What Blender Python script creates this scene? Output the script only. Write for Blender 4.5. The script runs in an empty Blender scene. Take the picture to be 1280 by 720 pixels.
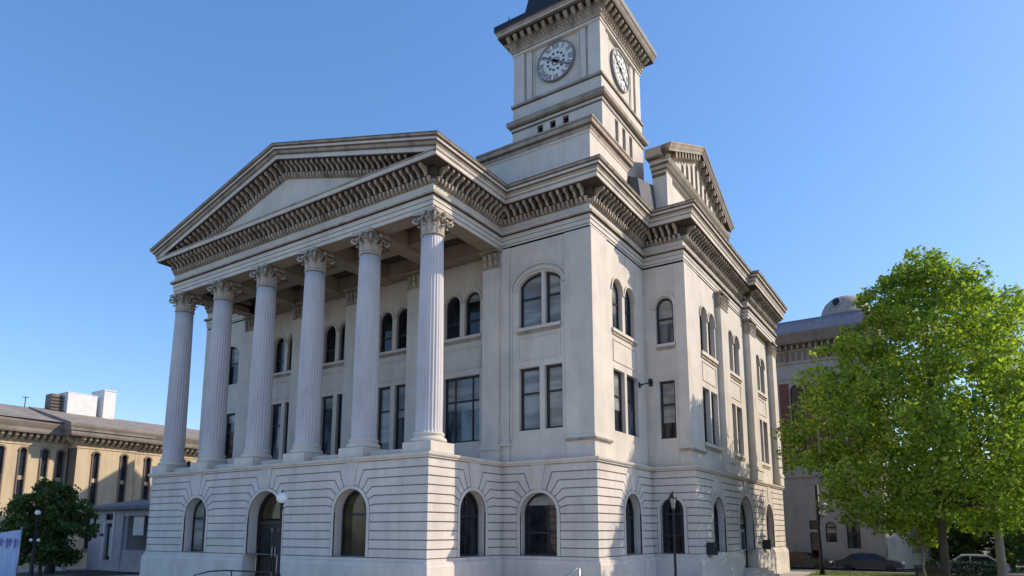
import bpy, bmesh, math, random
import numpy as np
from mathutils import Vector, Matrix
from mathutils.geometry import tessellate_polygon

random.seed(7)
rng = np.random.default_rng(11)
PI = math.pi
R = math.radians
sc = bpy.context.scene
COL = sc.collection

# ------------------------------------------------------------------ materials
def newmat(name):
    m = bpy.data.materials.new(name); m.use_nodes = True
    nt = m.node_tree
    b = nt.nodes['Principled BSDF']
    return m, nt, b

def N(nt, t, **kw):
    n = nt.nodes.new(t)
    for k, v in kw.items(): setattr(n, k, v)
    return n

def ramp(nt, fac, stops):
    r = N(nt, 'ShaderNodeValToRGB')
    e = r.color_ramp.elements
    while len(e) < len(stops): e.new(0.5)
    for i, (p, c) in enumerate(stops):
        e[i].position = p; e[i].color = (*c, 1)
    nt.links.new(fac, r.inputs[0])
    return r.outputs[0]

def noise(nt, scale, detail=4, rough=.55, stretch=(1, 1, 1), coord='Object'):
    tc = N(nt, 'ShaderNodeTexCoord'); mp = N(nt, 'ShaderNodeMapping')
    mp.inputs['Scale'].default_value = stretch
    n = N(nt, 'ShaderNodeTexNoise')
    n.inputs['Scale'].default_value = scale; n.inputs['Detail'].default_value = detail
    n.inputs['Roughness'].default_value = rough
    nt.links.new(tc.outputs[coord], mp.inputs[0]); nt.links.new(mp.outputs[0], n.inputs[0])
    return n.outputs['Fac']

def mix(nt, a, b, fac, mode='MIX'):
    m = N(nt, 'ShaderNodeMix', data_type='RGBA', blend_type=mode)
    for s, v in ((0, fac), (6, a), (7, b)):
        if hasattr(v, 'links'): nt.links.new(v, m.inputs[s])
        elif isinstance(v, (int, float)): m.inputs[s].default_value = v
        else: m.inputs[s].default_value = (*v, 1)
    return m.outputs[2]

def bump(nt, b, h, strength=.3, dist=.05):
    bp = N(nt, 'ShaderNodeBump'); bp.inputs['Strength'].default_value = strength
    bp.inputs['Distance'].default_value = dist
    nt.links.new(h, bp.inputs['Height']); nt.links.new(bp.outputs[0], b.inputs['Normal'])

def stone(name, base, dirt, stain=.45, rough=.85, grain=6, bstr=.25, grime=.75, gdist=.45, block=None):
    m, nt, b = newmat(name)
    big = noise(nt, .35, 5, .6)
    c0 = ramp(nt, big, [(.3, [x * .93 for x in base]), (.7, [min(1, x * 1.05) for x in base])])
    streak = noise(nt, 1.2, 6, .65, (1.4, 1.4, .16))
    f = ramp(nt, streak, [(.46, (0, 0, 0)), (.74, (stain,) * 3)])
    c1 = mix(nt, c0, dirt, f)
    fine = noise(nt, grain * 2, 6, .7)
    c2 = mix(nt, c1, ramp(nt, fine, [(.3, (.9, .9, .9)), (.7, (1, 1, 1))]), .5, 'MULTIPLY')
    patch = noise(nt, .9, 3, .5, (1, 1, .6))
    c2 = mix(nt, c2, ramp(nt, patch, [(.36, (.90, .90, .905)), (.5, (1, 1, 1)), (.66, (1.03, 1.02, 1.0))]), .9, 'MULTIPLY')
    if block:
        bw, bh, z0, mort = block
        tc = N(nt, 'ShaderNodeTexCoord'); sp = N(nt, 'ShaderNodeSeparateXYZ'); ad = N(nt, 'ShaderNodeMath', operation='ADD'); sb = N(nt, 'ShaderNodeMath', operation='SUBTRACT'); cb = N(nt, 'ShaderNodeCombineXYZ')
        nt.links.new(tc.outputs['Object'], sp.inputs[0]); nt.links.new(sp.outputs[0], ad.inputs[0]); nt.links.new(sp.outputs[1], ad.inputs[1])
        nt.links.new(sp.outputs[2], sb.inputs[0]); sb.inputs[1].default_value = z0
        nt.links.new(ad.outputs[0], cb.inputs[0]); nt.links.new(sb.outputs[0], cb.inputs[1])
        br = N(nt, 'ShaderNodeTexBrick'); br.inputs['Scale'].default_value = 1; br.inputs['Brick Width'].default_value = bw; br.inputs['Row Height'].default_value = bh
        br.inputs['Color1'].default_value = (.92, .915, .91, 1); br.inputs['Color2'].default_value = (1.03, 1.02, 1.0, 1); br.inputs['Mortar'].default_value = (mort, mort * .98, mort * .96, 1); br.inputs['Mortar Size'].default_value = .012
        nt.links.new(cb.outputs[0], br.inputs[0]); c2 = mix(nt, c2, br.outputs[0], .6, 'MULTIPLY')
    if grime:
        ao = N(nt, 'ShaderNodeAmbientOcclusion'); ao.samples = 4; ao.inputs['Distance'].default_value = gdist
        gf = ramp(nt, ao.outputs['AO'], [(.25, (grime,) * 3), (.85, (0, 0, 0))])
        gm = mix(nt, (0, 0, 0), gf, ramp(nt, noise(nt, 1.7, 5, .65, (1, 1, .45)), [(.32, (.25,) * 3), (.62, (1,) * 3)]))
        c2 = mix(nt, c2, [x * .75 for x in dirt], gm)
    nt.links.new(c2, b.inputs['Base Color'])
    b.inputs['Roughness'].default_value = rough
    b.inputs['Specular IOR Level'].default_value = .25
    bump(nt, b, noise(nt, grain, 8, .7), bstr, .03)
    return m

def plain(name, col, rough=.6, metal=0, var=.12, scale=4, spec=.4):
    m, nt, b = newmat(name)
    f = noise(nt, scale, 5, .6)
    nt.links.new(ramp(nt, f, [(.3, [x * (1 - var) for x in col]), (.7, [min(1, x * (1 + var)) for x in col])]), b.inputs['Base Color'])
    b.inputs['Roughness'].default_value = rough; b.inputs['Metallic'].default_value = metal
    b.inputs['Specular IOR Level'].default_value = spec
    return m

def glassy(name, c0, c1, scale=.9, rough=.06, spec=.5, stretch=(1, 1, 1)):
    m, nt, b = newmat(name)
    f = noise(nt, scale, 2, .5, stretch)
    nt.links.new(ramp(nt, f, [(.42, c0), (.58, c1)]), b.inputs['Base Color'])
    b.inputs['Roughness'].default_value = rough; b.inputs['Specular IOR Level'].default_value = spec
    bump(nt, b, noise(nt, 1.1, 1), .06, .02)
    return m

M = {}
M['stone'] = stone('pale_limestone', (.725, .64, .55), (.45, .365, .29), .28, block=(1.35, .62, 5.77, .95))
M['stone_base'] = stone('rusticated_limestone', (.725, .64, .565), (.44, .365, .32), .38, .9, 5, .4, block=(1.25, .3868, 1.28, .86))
M['groove'] = plain('groove_shadow_stone', (.36, .315, .285), .95)
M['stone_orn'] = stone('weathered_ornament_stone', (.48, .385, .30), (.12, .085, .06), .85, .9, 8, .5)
M['stone_dark'] = stone('shaded_soffit_stone', (.085, .06, .045), (.04, .03, .025), .7, .95, 8, .4)  # weathered stone, with the shade of soffits and bracket gaps in its colour
M['stone_line'] = stone('stained_shadow_line_stone', (.17, .13, .10), (.06, .045, .035), .7, .95, 8, .3)  # stains and shadow lines of the mouldings, put into one dark colour
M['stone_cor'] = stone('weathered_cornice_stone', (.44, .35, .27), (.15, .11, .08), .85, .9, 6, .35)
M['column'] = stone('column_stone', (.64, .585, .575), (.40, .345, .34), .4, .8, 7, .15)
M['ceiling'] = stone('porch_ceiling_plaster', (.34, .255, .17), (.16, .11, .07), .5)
M['roof'] = plain('slate_roof', (.07, .072, .085), .7, 0, .3, 3)
M['lead'] = plain('dark_lead_roof', (.03, .03, .038), .5, .3, .3, 6)
M['frame'] = plain('dark_window_frame', (.022, .022, .028), .45)
M['frame_stone'] = M['stone']
M['pane'] = glassy('dark_window_glass', (.008, .009, .012), (.02, .022, .026), 1.3, .04)
M['pane_blind'] = glassy('window_glass_over_blinds', (.34, .325, .29), (.19, .185, .175), .8, .12, .5, (.4, .4, 2.4))
M['pane_warm'] = glassy('window_glass_warm_room', (.075, .05, .018), (.03, .02, .012), 1.1, .12, .4)
M['pane_blue'] = glassy('window_glass_painted_sky', (.02, .03, .045), (.10, .12, .14), 1.1, .05, .7, (1.4, 1.4, .5))  # bluish sky reflection put into the glass colour
M['door'] = plain('dark_wood_door', (.03, .022, .018), .5)
M['clock_white'] = stone('clock_dial_stone', (.80, .76, .71), (.4, .38, .36), .4)
M['clock_dark'] = plain('clock_iron', (.2, .197, .205), .6)
M['iron'] = plain('black_cast_iron', (.018, .018, .02), .5, .2, .2, 8)
M['steel'] = plain('brushed_steel', (.35, .35, .36), .35, .8)
m, nt, b = newmat('white_globe_glass'); b.inputs['Base Color'].default_value = (.86, .86, .84, 1)
b.inputs['Roughness'].default_value = .3; b.inputs['Subsurface Weight'].default_value = .3
nt.links.new(ramp(nt, noise(nt, 5), [(.3, (.8, .8, .79)), (.7, (.88, .88, .86))]), b.inputs['Base Color']); M['globe'] = m
M['tan'] = stone('tan_sandstone', (.68, .53, .35), (.32, .22, .13), .4)
M['tan_dark'] = stone('brown_trim_and_shaded_stone', (.25, .19, .15), (.1, .075, .06), .5)
M['tan_roof'] = plain('brown_grey_roof', (.27, .225, .19), .85, 0, .25, .9)
M['white'] = plain('white_paint', (.72, .71, .69), .6, 0, .08, 1.5)
M['white_dull'] = plain('dull_white_paint', (.46, .46, .47), .7, 0, .12, 1.5)
M['greyroof'] = plain('grey_shingle_roof', (.19, .185, .20), .85, 0, .25, 2)
M['rear'] = stone('grey_limestone', (.40, .375, .375), (.26, .24, .24), .4)
M['rear_dark'] = stone('brown_weathered_frieze', (.24, .19, .165), (.11, .085, .07), .6)
M['rear_frieze'] = stone('tan_weathered_stone', (.42, .355, .30), (.19, .14, .11), .6)
M['bark'] = stone('tree_bark', (.115, .085, .062), (.05, .038, .03), .7, .95, 9, .9, 0)
M['bark_pale'] = stone('pale_tree_bark', (.36, .30, .24), (.15, .12, .09), .6, .95, 9, .6, 0)
M['rubber'] = plain('tyre_rubber', (.02, .02, .02), .8)
M['carblack'] = plain('black_car_paint', (.015, .016, .02), .25, .3, .1, 3, .6)
M['carblue'] = plain('dark_blue_car_paint', (.025, .03, .045), .25, .3, .1, 3, .6)
M['carwhite'] = plain('white_car_paint', (.62, .66, .70), .3, 0, .05, 3, .6)
M['tail'] = plain('red_light_lens', (.25, .015, .012), .25)
M['lamp'] = plain('clear_light_lens', (.7, .7, .68), .15)
M['wood'] = plain('brown_bench_wood', (.09, .055, .035), .7, 0, .3, 6)
M['bin'] = plain('dark_bin_plastic', (.03, .032, .036), .6)

def brickmat():
    m, nt, b = newmat('red_brick')
    tc = N(nt, 'ShaderNodeTexCoord'); mp = N(nt, 'ShaderNodeMapping')
    mp.inputs['Rotation'].default_value = (R(90), 0, 0)
    br = N(nt, 'ShaderNodeTexBrick'); br.inputs['Scale'].default_value = 3.5
    br.inputs['Color1'].default_value = (.17, .065, .05, 1); br.inputs['Color2'].default_value = (.115, .045, .04, 1)
    br.inputs['Mortar'].default_value = (.2, .16, .14, 1); br.inputs['Mortar Size'].default_value = .012
    nt.links.new(tc.outputs['Object'], mp.inputs[0]); nt.links.new(mp.outputs[0], br.inputs[0])
    nt.links.new(br.outputs[0], b.inputs['Base Color']); b.inputs['Roughness'].default_value = .9
    return m
M['brick'] = brickmat()

def leafmat(name, cols, trans=.38):
    m, nt, b = newmat(name)
    g = N(nt, 'ShaderNodeNewGeometry')
    c = ramp(nt, g.outputs['Random Per Island'], [(i / (len(cols) - 1), x) for i, x in enumerate(cols)])
    big = ramp(nt, noise(nt, .55, 3), [(.35, (.72, .78, .72)), (.65, (1.1, 1.08, 1.0))])
    c = mix(nt, c, big, 1.0, 'MULTIPLY')
    nt.links.new(c, b.inputs['Base Color']); b.inputs['Roughness'].default_value = .5
    b.inputs['Specular IOR Level'].default_value = .3
    tr = N(nt, 'ShaderNodeBsdfTranslucent')
    c2 = mix(nt, c, (1.5, 1.6, .45), 1.0, 'MULTIPLY'); nt.links.new(c2, tr.inputs[0])
    ms = N(nt, 'ShaderNodeMixShader'); ms.inputs[0].default_value = trans
    nt.links.new(b.outputs[0], ms.inputs[1]); nt.links.new(tr.outputs[0], ms.inputs[2])
    nt.links.new(ms.outputs[0], nt.nodes['Material Output'].inputs[0])
    return m
M['leaf'] = leafmat('bright_green_leaves', [(.10, .165, .032), (.20, .28, .048), (.31, .385, .07), (.45, .50, .125)], .52)
M['leaf_dark'] = leafmat('dark_green_leaves', [(.05, .085, .028), (.08, .125, .036), (.12, .165, .05)], .35)
M['hedge'] = leafmat('hedge_leaves', [(.03, .055, .018), (.05, .085, .025), (.07, .11, .03)], .25)
M['grass_blade'] = leafmat('grass_blades', [(.10, .15, .03), (.15, .19, .045), (.22, .22, .07)], .3)

def groundmat(name, a, bb, s1, s2, bs=.3):
    m, nt, b = newmat(name)
    c = mix(nt, ramp(nt, noise(nt, s1, 6), [(.35, a), (.65, bb)]), ramp(nt, noise(nt, s2, 5), [(.3, (.75, .75, .75)), (.7, (1, 1, 1))]), .8, 'MULTIPLY')
    nt.links.new(c, b.inputs['Base Color']); b.inputs['Roughness'].default_value = .9
    bump(nt, b, noise(nt, s2, 6), bs, .03)
    return m
M['asphalt'] = groundmat('asphalt', (.045, .045, .047), (.06, .06, .062), .3, 30)
M['paving'] = groundmat('concrete_paving', (.42, .385, .34), (.50, .46, .41), .4, 12)
M['lawn'] = groundmat('lawn_grass', (.11, .15, .035), (.19, .20, .07), .25, 25, .8)
M['terrain'] = groundmat('far_ground', (.26, .24, .19), (.16, .17, .09), .02, 1)
M['kerb'] = groundmat('kerb_stone', (.33, .32, .30), (.4, .38, .36), 1, 20)
M['paint'] = plain('road_paint', (.75, .75, .72), .7)

def bannermat():
    m, nt, b = newmat('pale_blue_banner_cloth')
    tc = N(nt, 'ShaderNodeTexCoord'); sp = N(nt, 'ShaderNodeSeparateXYZ')
    nt.links.new(tc.outputs['Object'], sp.inputs[0])
    z = ramp(nt, sp.outputs[2], [(.0, (.36, .42, .58)), (1, (.46, .52, .66))])
    nt.links.new(mix(nt, z, ramp(nt, noise(nt, 3, 3, .5, (3, 3, .4)), [(.4, (.75, .8, .95)), (.6, (1, 1, 1))]), .7, 'MULTIPLY'), b.inputs['Base Color'])
    b.inputs['Roughness'].default_value = .8
    return m
M['banner'] = bannermat()
M['banner_ink'] = plain('dark_blue_print', (.14, .14, .32), .8)

# ------------------------------------------------------------------ mesh builder
class MB:
    def __init__(s): s.v = []; s.f = []; s.m = []; s.mats = []; s.smooth = []
    def mi(s, m):
        if m not in s.mats: s.mats.append(m)
        return s.mats.index(m)
    def add(s, verts, faces, m, smooth=False):
        o = len(s.v); s.v += [tuple(x) for x in verts]; k = s.mi(m)
        for f in faces: s.f.append([o + i for i in f]); s.m.append(k); s.smooth.append(smooth)
    def box(s, x0, x1, y0, y1, z0, z1, m):
        v = [(x, y, z) for z in (z0, z1) for y in (y0, y1) for x in (x0, x1)]
        s.add(v, [(0, 2, 3, 1), (4, 5, 7, 6), (0, 1, 5, 4), (2, 6, 7, 3), (0, 4, 6, 2), (1, 3, 7, 5)], m)
    def hexa(s, lo, hi, m):   # two quads
        s.add(list(lo) + list(hi), [(3, 2, 1, 0), (4, 5, 6, 7), (0, 1, 5, 4), (1, 2, 6, 5), (2, 3, 7, 6), (3, 0, 4, 7)], m)
    def poly(s, loops, fn, m):   # planar polygon with holes; fn(u,z)->xyz
        L = [[Vector((a, b, 0)) for a, b in lp] for lp in loops]
        t = tessellate_polygon(L); flat = [p for lp in L for p in lp]
        s.add([fn(p.x, p.y) for p in flat], [tuple(x) for x in t], m)
    def strip(s, loop, fa, fb, m, closed=True, smooth=False):
        n = len(loop); v = [fa(*p) for p in loop] + [fb(*p) for p in loop]
        s.add(v, [(i, (i + 1) % n, n + (i + 1) % n, n + i) for i in range(n if closed else n - 1)], m, smooth)
    def slab(s, loop, f, d0, d1, m, back=False):   # extruded polygon, front face at d1
        s.poly([loop], lambda u, z: f(u, z, d1), m)
        if back: s.poly([loop], lambda u, z: f(u, z, d0), m)
        s.strip(loop, lambda u, z: f(u, z, d0), lambda u, z: f(u, z, d1), m)
    def ring(s, outer, inner, f, d0, d1, m):
        n = len(outer)
        v = [f(*p, d1) for p in outer] + [f(*p, d1) for p in inner]
        s.add(v, [(i, (i + 1) % n, n + (i + 1) % n, n + i) for i in range(n)], m)
        s.strip(outer, lambda u, z: f(u, z, d0), lambda u, z: f(u, z, d1), m)
        s.strip(inner, lambda u, z: f(u, z, d0), lambda u, z: f(u, z, d1), m)
    def lathe(s, prof, c, m, n=24, smooth=True, flute=0, amp=0, caps=True):
        v = []
        for r, z in prof:
            for i in range(n):
                a = 2 * PI * i / n
                rr = r * (1 - (amp * (0.5 + .5 * math.cos(flute * a)) if flute else 0))
                v.append((c[0] + rr * math.cos(a), c[1] + rr * math.sin(a), c[2] + z))
        f = [(j * n + i, j * n + (i + 1) % n, (j + 1) * n + (i + 1) % n, (j + 1) * n + i) for j in range(len(prof) - 1) for i in range(n)]
        if caps: f += [tuple(range(n))[::-1], tuple((len(prof) - 1) * n + i for i in range(n))]
        s.add(v, f, m, smooth)
    def tube(s, pts, rad, m, n=8, smooth=True):
        pts = [Vector(p) for p in pts]
        if not hasattr(rad, '__len__'): rad = [rad] * len(pts)
        v = []
        for k, p in enumerate(pts):
            t = (pts[min(k + 1, len(pts) - 1)] - pts[max(k - 1, 0)]).normalized()
            a = t.orthogonal().normalized() if k == 0 else (a - t * a.dot(t)).normalized()
            bb = t.cross(a)
            for i in range(n):
                w = 2 * PI * i / n
                v.append(p + (a * math.cos(w) + bb * math.sin(w)) * rad[k])
        f = [(j * n + i, j * n + (i + 1) % n, (j + 1) * n + (i + 1) % n, (j + 1) * n + i) for j in range(len(pts) - 1) for i in range(n)]
        f += [tuple(range(n))[::-1], tuple((len(pts) - 1) * n + i for i in range(n))]
        s.add(v, f, m, smooth)
    def ball(s, c, r, m, n=16, sq=1):
        k = 9
        s.lathe([(max(.001, r * math.sin(PI * i / k)), -r * sq * math.cos(PI * i / k)) for i in range(k + 1)], c, m, n)
    def sweep(s, prof, path, m, closed=False, mats=None, pre=None, post=None):
        """prof: (out,z) list bottom to top; path: plan polyline counter-clockwise; mitred."""
        n = len(path); P = [Vector(p) for p in path]; nrm = []
        for i in range(n):
            ds = []
            if i == 0 and pre: ds.append((P[0] - Vector(pre)).normalized())
            if i > 0 or closed: ds.append((P[i] - P[i - 1]).normalized())
            if i == n - 1 and post: ds.append((Vector(post) - P[-1]).normalized())
            if i < n - 1 or closed: ds.append((P[(i + 1) % n] - P[i]).normalized())
            ns = [Vector((d.y, -d.x)) for d in ds]
            if len(ns) == 1: nrm.append(ns[0])
            else:
                mm = ns[0] + ns[1]; nrm.append(mm / (mm.dot(ns[0])))
        k = len(prof)
        v = [(P[i].x + nrm[i].x * o, P[i].y + nrm[i].y * o, z) for i in range(n) for o, z in prof]
        for j in range(k - 1):
            mt = mats[j] if mats else m
            s.add([v[i * k + j + q] for i in range(n) for q in (0, 1)],
                  [(2 * i, 2 * ((i + 1) % n), 2 * ((i + 1) % n) + 1, 2 * i + 1) for i in range(n if closed else n - 1)], mt)
        if not closed:
            for i in (0, n - 1): s.add([v[i * k + j] for j in range(k)], [tuple(range(k))], m)
    def build(s, name, parent=None, recalc=True):
        me = bpy.data.meshes.new(name); me.from_pydata(s.v, [], s.f)
        for m in s.mats: me.materials.append(m)
        me.polygons.foreach_set('material_index', s.m); me.polygons.foreach_set('use_smooth', s.smooth)
        if recalc:
            bm = bmesh.new(); bm.from_mesh(me)
            bmesh.ops.recalc_face_normals(bm, faces=bm.faces); bm.to_mesh(me); bm.free()
        me.update()
        o = bpy.data.objects.new(name, me); COL.objects.link(o)
        if parent: o.parent = parent
        return o

def tag(o, label, cat, group=None):
    o['label'] = label; o['category'] = cat
    if group: o['group'] = group
    return o
def thing(name, label, cat, loc=(0, 0, 0), rz=0, group=None):
    o = bpy.data.objects.new(name, None); COL.objects.link(o); o.location = loc; o.rotation_euler = (0, 0, rz)
    o.empty_display_size = .3
    return tag(o, label, cat, group)
def struct(o): o['kind'] = 'structure'; return o
def copy_part(o, parent, offset):
    c = o.copy(); COL.objects.link(c); c.parent = parent; c.location = Vector(o.location) + Vector(offset)
    for ch in o.children:
        d = ch.copy(); COL.objects.link(d); d.parent = c
    return c

def FY(y): return lambda u, z, d: (u, y - d, z)      # wall facing -Y
def FX(x): return lambda u, z, d: (x + d, u, z)      # wall facing +X
def FB(y): return lambda u, z, d: (u, y + d, z)      # wall facing +Y
def FL(x): return lambda u, z, d: (x - d, u, z)      # wall facing -X

def rect(u0, u1, z0, z1): return [(u0, z0), (u1, z0), (u1, z1), (u0, z1)]
def arch(uc, hw, z0, zs, rise=None, n=14):
    rise = hw if rise is None else rise
    return [(uc - hw, z0), (uc + hw, z0)] + [(uc + hw * math.cos(PI * i / n), zs + rise * math.sin(PI * i / n)) for i in range(n + 1)]
def halfarch(u0, u1, z0, zs, uc, hw, rise, n=8):
    """one light of a pair under a common elliptical arch"""
    g = lambda u: zs + rise * math.sqrt(max(0, 1 - ((u - uc) / hw) ** 2))
    if u0 < uc: return [(u0, z0), (u1, z0)] + [(u, g(u)) for u in [u1 - (u1 - u0) * (math.sin(.5 * PI * i / n)) for i in range(n + 1)]]
    return [(u0, z0), (u1, z0)] + [(u, g(u)) for u in [u1 + (u0 - u1) * (1 - math.cos(.5 * PI * i / n)) for i in range(n + 1)]]
def inset(lp, t):
    n = len(lp); P = [Vector(p) for p in lp]; out = []
    for i in range(n):
        a = (P[i] - P[i - 1]); b = (P[(i + 1) % n] - P[i])
        if a.length < 1e-6: a = b
        if b.length < 1e-6: b = a
        a.normalize(); b.normalize()
        na = Vector((-a.y, a.x)); nb = Vector((-b.y, b.x)); mm = na + nb
        q = P[i] + mm / max(.35, mm.dot(na)) * t
        out.append((q.x, q.y))
    return out

def wall(mb, f, outer, holes, m, depth=.35, rev=None):
    mb.poly([outer] + holes, lambda u, z: f(u, z, 0), m)
    for h in holes: mb.strip(h, lambda u, z: f(u, z, 0), lambda u, z: f(u, z, -depth), rev or m)

wrnd = random.Random(21)
def window(f, lp, d, parent, pane='pane', t=.09, rails=(), mullions=(), name='window', blind=None):
    """frame = the window part, its glass a pane child"""
    zs = [p[1] for p in lp]; us = [p[0] for p in lp]
    if blind is None and pane == 'pane_blind': blind = wrnd.choice((.98, .98, .72, .55, .86, .63)); pane = 'pane_blue' if wrnd.random() < .4 else 'pane'
    elif blind is None and parent is ch and pane != 'pane_warm' and wrnd.random() < .3: blind = wrnd.choice((.2, .35, .5))
    fr = MB(); fr.ring(lp, inset(lp, t), f, d, d + .09, M['frame'])
    for z in rails:
        w = [p for p in us]; fr.slab(rect(min(us) + t * .6, max(us) - t * .6, z - .05, z + .05), f, d + .012, d + .075, M['frame'])
    for u in mullions: fr.slab(rect(u - .04, u + .04, min(zs) + t * .6, max(zs) - t * .6), f, d + .01, d + .07, M['frame'])
    o = fr.build(name, parent)
    pn = MB(); pn.poly([inset(lp, .03)], lambda u, z: f(u, z, d + .02), M[pane]); pn.build('pane', o)
    if blind:
        z1 = max(zs); zb = z1 - (z1 - min(zs)) * blind; a, c = min(us) + t * .9, max(us) - t * .9
        top = [p for p in inset(lp, t * .9) if p[1] > zb]
        top = [(c, zb)] + [p for p in top] + [(a, zb)]
        if len(top) > 3: bd = MB(); bd.poly([top], lambda u, z: f(u, z, d + .028), M['pane_blind']); bd.build('blind', o)
    return o

# ------------------------------------------------------------------ rusticated base wall
def rust(mb, f, u0, u1, zb, zt, arches, m, gm, ch=.375, g=.055, dp=.07, ring=.16, depth=.6, plain_arch=False):
    """arches: (uc, r, spring, bottom). Back plane at d=-dp, courses stand forward to d=0."""
    holes = [arch(uc, r, bt, zs, None, 16) for uc, r, zs, bt in arches]
    out = rect(u0, u1, zb, zt)
    full = []
    for h, (uc, r, zs, bt) in zip(holes, arches):
        full.append(h if bt > zb else h)
    mb.poly([out] + full, lambda u, z: f(u, z, -dp), gm)
    for h, (uc, r, zs, bt) in zip(holes, arches):
        mb.strip(h, lambda u, z: f(u, z, 0.0), lambda u, z: f(u, z, -depth), m)
        # archivolt ring
        n = 16; a0 = [(uc + (r) * math.cos(PI * i / n), zs + r * math.sin(PI * i / n)) for i in range(n + 1)]
        a1 = [(uc + (r + ring) * math.cos(PI * i / n), zs + (r + ring) * math.sin(PI * i / n)) for i in range(n + 1)]
        inn = [(uc - r, bt)] + a0[::-1] + [(uc + r, bt)]; oo = [(uc - r - ring, bt)] + a1[::-1] + [(uc + r + ring, bt)]
        k = len(inn); v = [f(*p, .012) for p in oo] + [f(*p, .012) for p in inn]
        mb.add(v, [(i, i + 1, k + i + 1, k + i) for i in range(k - 1)], m)
        mb.strip(oo, lambda u, z: f(u, z, -dp), lambda u, z: f(u, z, .012), m, False)
        mb.strip(inn, lambda u, z: f(u, z, -dp), lambda u, z: f(u, z, .012), m, False)
        if plain_arch: continue
        # keystone
        rr = r + ring; ka = .17
        kz = zs + rr
        mb.slab([(uc - rr * math.sin(ka), zs + rr * math.cos(ka) - .0), (uc + rr * math.sin(ka), zs + rr * math.cos(ka)), (uc + .40, zt), (uc - .40, zt)], f, -dp, .035, m)
    # course joints
    nc = max(1, round((zt - zb) / ch)); hh = (zt - zb) / nc
    zj = [zb + i * hh for i in range(nc + 1)]
    arches = sorted(arches)
    def edge(side, A, za, zb2):
        """points from upper joint to lower joint along arch A; side=+1 piece lies to the right of the arch"""
        uc, r, zs, bt = A; rr = r + ring + g * .5
        if zb2 <= bt + .01 and za <= bt + .01: return None
        def pt(z, up):
            e = -g / 2 if up else g / 2
            if z <= zs + 1e-4: return [(uc + side * rr, z + e)]
            if plain_arch: return [(uc + side * math.sqrt(max(.0004, rr * rr - (z - zs) ** 2)), z + e)]
            tot = zt - zs; a = R(82) * (z - zs) / tot
            px = uc + side * rr * math.cos(a); pz = zs + rr * math.sin(a)
            ray = (z - zs) / math.tan(a)
            # offset of half groove normal to ray
            ox = side * g / 2 * math.sin(a) * (1 if up else -1) ; oz = -g / 2 * math.cos(a) * (1 if up else -1)
            ox = side * (g / 2) * math.sin(a) * (1 if up else -1)
            return [(uc + side * ray + side * (g / 2) * (1 if up else -1) * math.tan(a / 2), z + e), (px + ox * 1.0, pz + oz)]
        top = pt(za, True); bot = pt(zb2, False)
        # arc between
        if plain_arch: return top + bot
        a1 = R(82) * max(0, za - zs) / (zt - zs); a0 = R(82) * max(0, zb2 - zs) / (zt - zs)
        arc = [(uc + side * rr * math.cos(a1 + (a0 - a1) * k / 3), zs + rr * math.sin(a1 + (a0 - a1) * k / 3)) for k in (1, 2)] if a1 > 0 else []
        return top + arc + bot[::-1]
    for j in range(nc):
        z0, z1 = zj[j], zj[j + 1]
        bounds = [None] + [A for A in arches if not (plain_arch and z0 >= A[2] + A[1] + ring)] + [None]
        for k in range(len(bounds) - 1):
            La, Ra = bounds[k], bounds[k + 1]
            L = edge(1, La, z1, z0) if La else None
            Rr = edge(-1, Ra, z1, z0) if Ra else None
            if L is None: L = [(u0, z1 - g / 2), (u0, z0 + g / 2)]
            if Rr is None: Rr = [(u1, z1 - g / 2), (u1, z0 + g / 2)]
            lp = L + Rr[::-1]      # down the left edge, up the right edge
            if abs(L[0][0] - Rr[0][0]) < .06: continue
            mb.slab(lp, f, -dp, 0, m)

# ------------------------------------------------------------------ measurements (metres, ground z=0)
W = 21.36; DP = 5.53; WT = 5.13; DS = 6.55; WR = 2.33
YT = DP; YR = DP + DS; XR = WT + WR; YE = 33.0
ZP = 1.05; ZL = 5.75; ZA = 16.84; ZC = 19.70
e = .31
XL = -W - WT          # left wing edge
GZ = -.6              # level of the surrounding ground below the door sill

ch = thing('courthouse', 'pale stone courthouse with columned portico, pediment and square clock tower', 'courthouse', (0, 0, 0))

# ---- base storey
mb = MB(); S = M['stone_base']; G = M['groove']
fA = FY(.06); fB = FX(-.06); fC = FY(YT + .06); fD = FX(WT - .06); fE = FY(YR + .06); fF = FX(XR - .06)
zt = ZL - .22
A_ar = [(-16.62, 1.02, 3.22, 1.3), (-10.68, 1.32, 3.1, .25), (-4.62, 1.05, 3.28, 1.3)]
B_ar = [(3.25, .98, 3.28, 1.3)]
C_ar = [(1.98, 1.0, 3.22, 1.3)]
D_ar = [(9.55, .98, 3.28, 1.3)]
E_ar = [(6.08, .62, 3.5, 1.3)]
F_ar = [(16.0, 1.15, 3.15, 1.3), (21.9, 1.7, 2.9, .2), (28.2, 1.15, 3.15, 1.3)]
def base(f, u0, u1, ars, zb=1.28, plain_arch=False):
    ar2 = []
    for a in ars: ar2.append((a[0], a[1], a[2], max(a[3], zb) if a[3] < zb else a[3]))
    lst = [(a[0], a[1], a[2], a[3]) for a in ar2]
    # openings that run to the ground share the wall bottom edge: nudge up a hair so the outline stays simple
    lst = [(a, r, s_, max(b_, zb + .004)) for a, r, s_, b_ in lst]
    rust(mb, f, u0, u1, zb, zt, lst, S, G, plain_arch=plain_arch)
base(fA, -W + .06, -.06, A_ar)
base(fB, .1302, YT + .06, B_ar)
base(fC, -.06, WT - .06, C_ar)
base(fD, YT + .1302, YR + .06, D_ar)
base(fE, WT - .06, XR - .06, E_ar, plain_arch=True)
base(fF, YR + .1302, YE, F_ar)
base(FL(-W + .06), .1302, YT, [])
base(fC, XL, -W + .06, [(-W - 1.98, 1.0, 3.22, 1.3)])
base(FL(XL), YT + .1302, YE, [])
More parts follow.
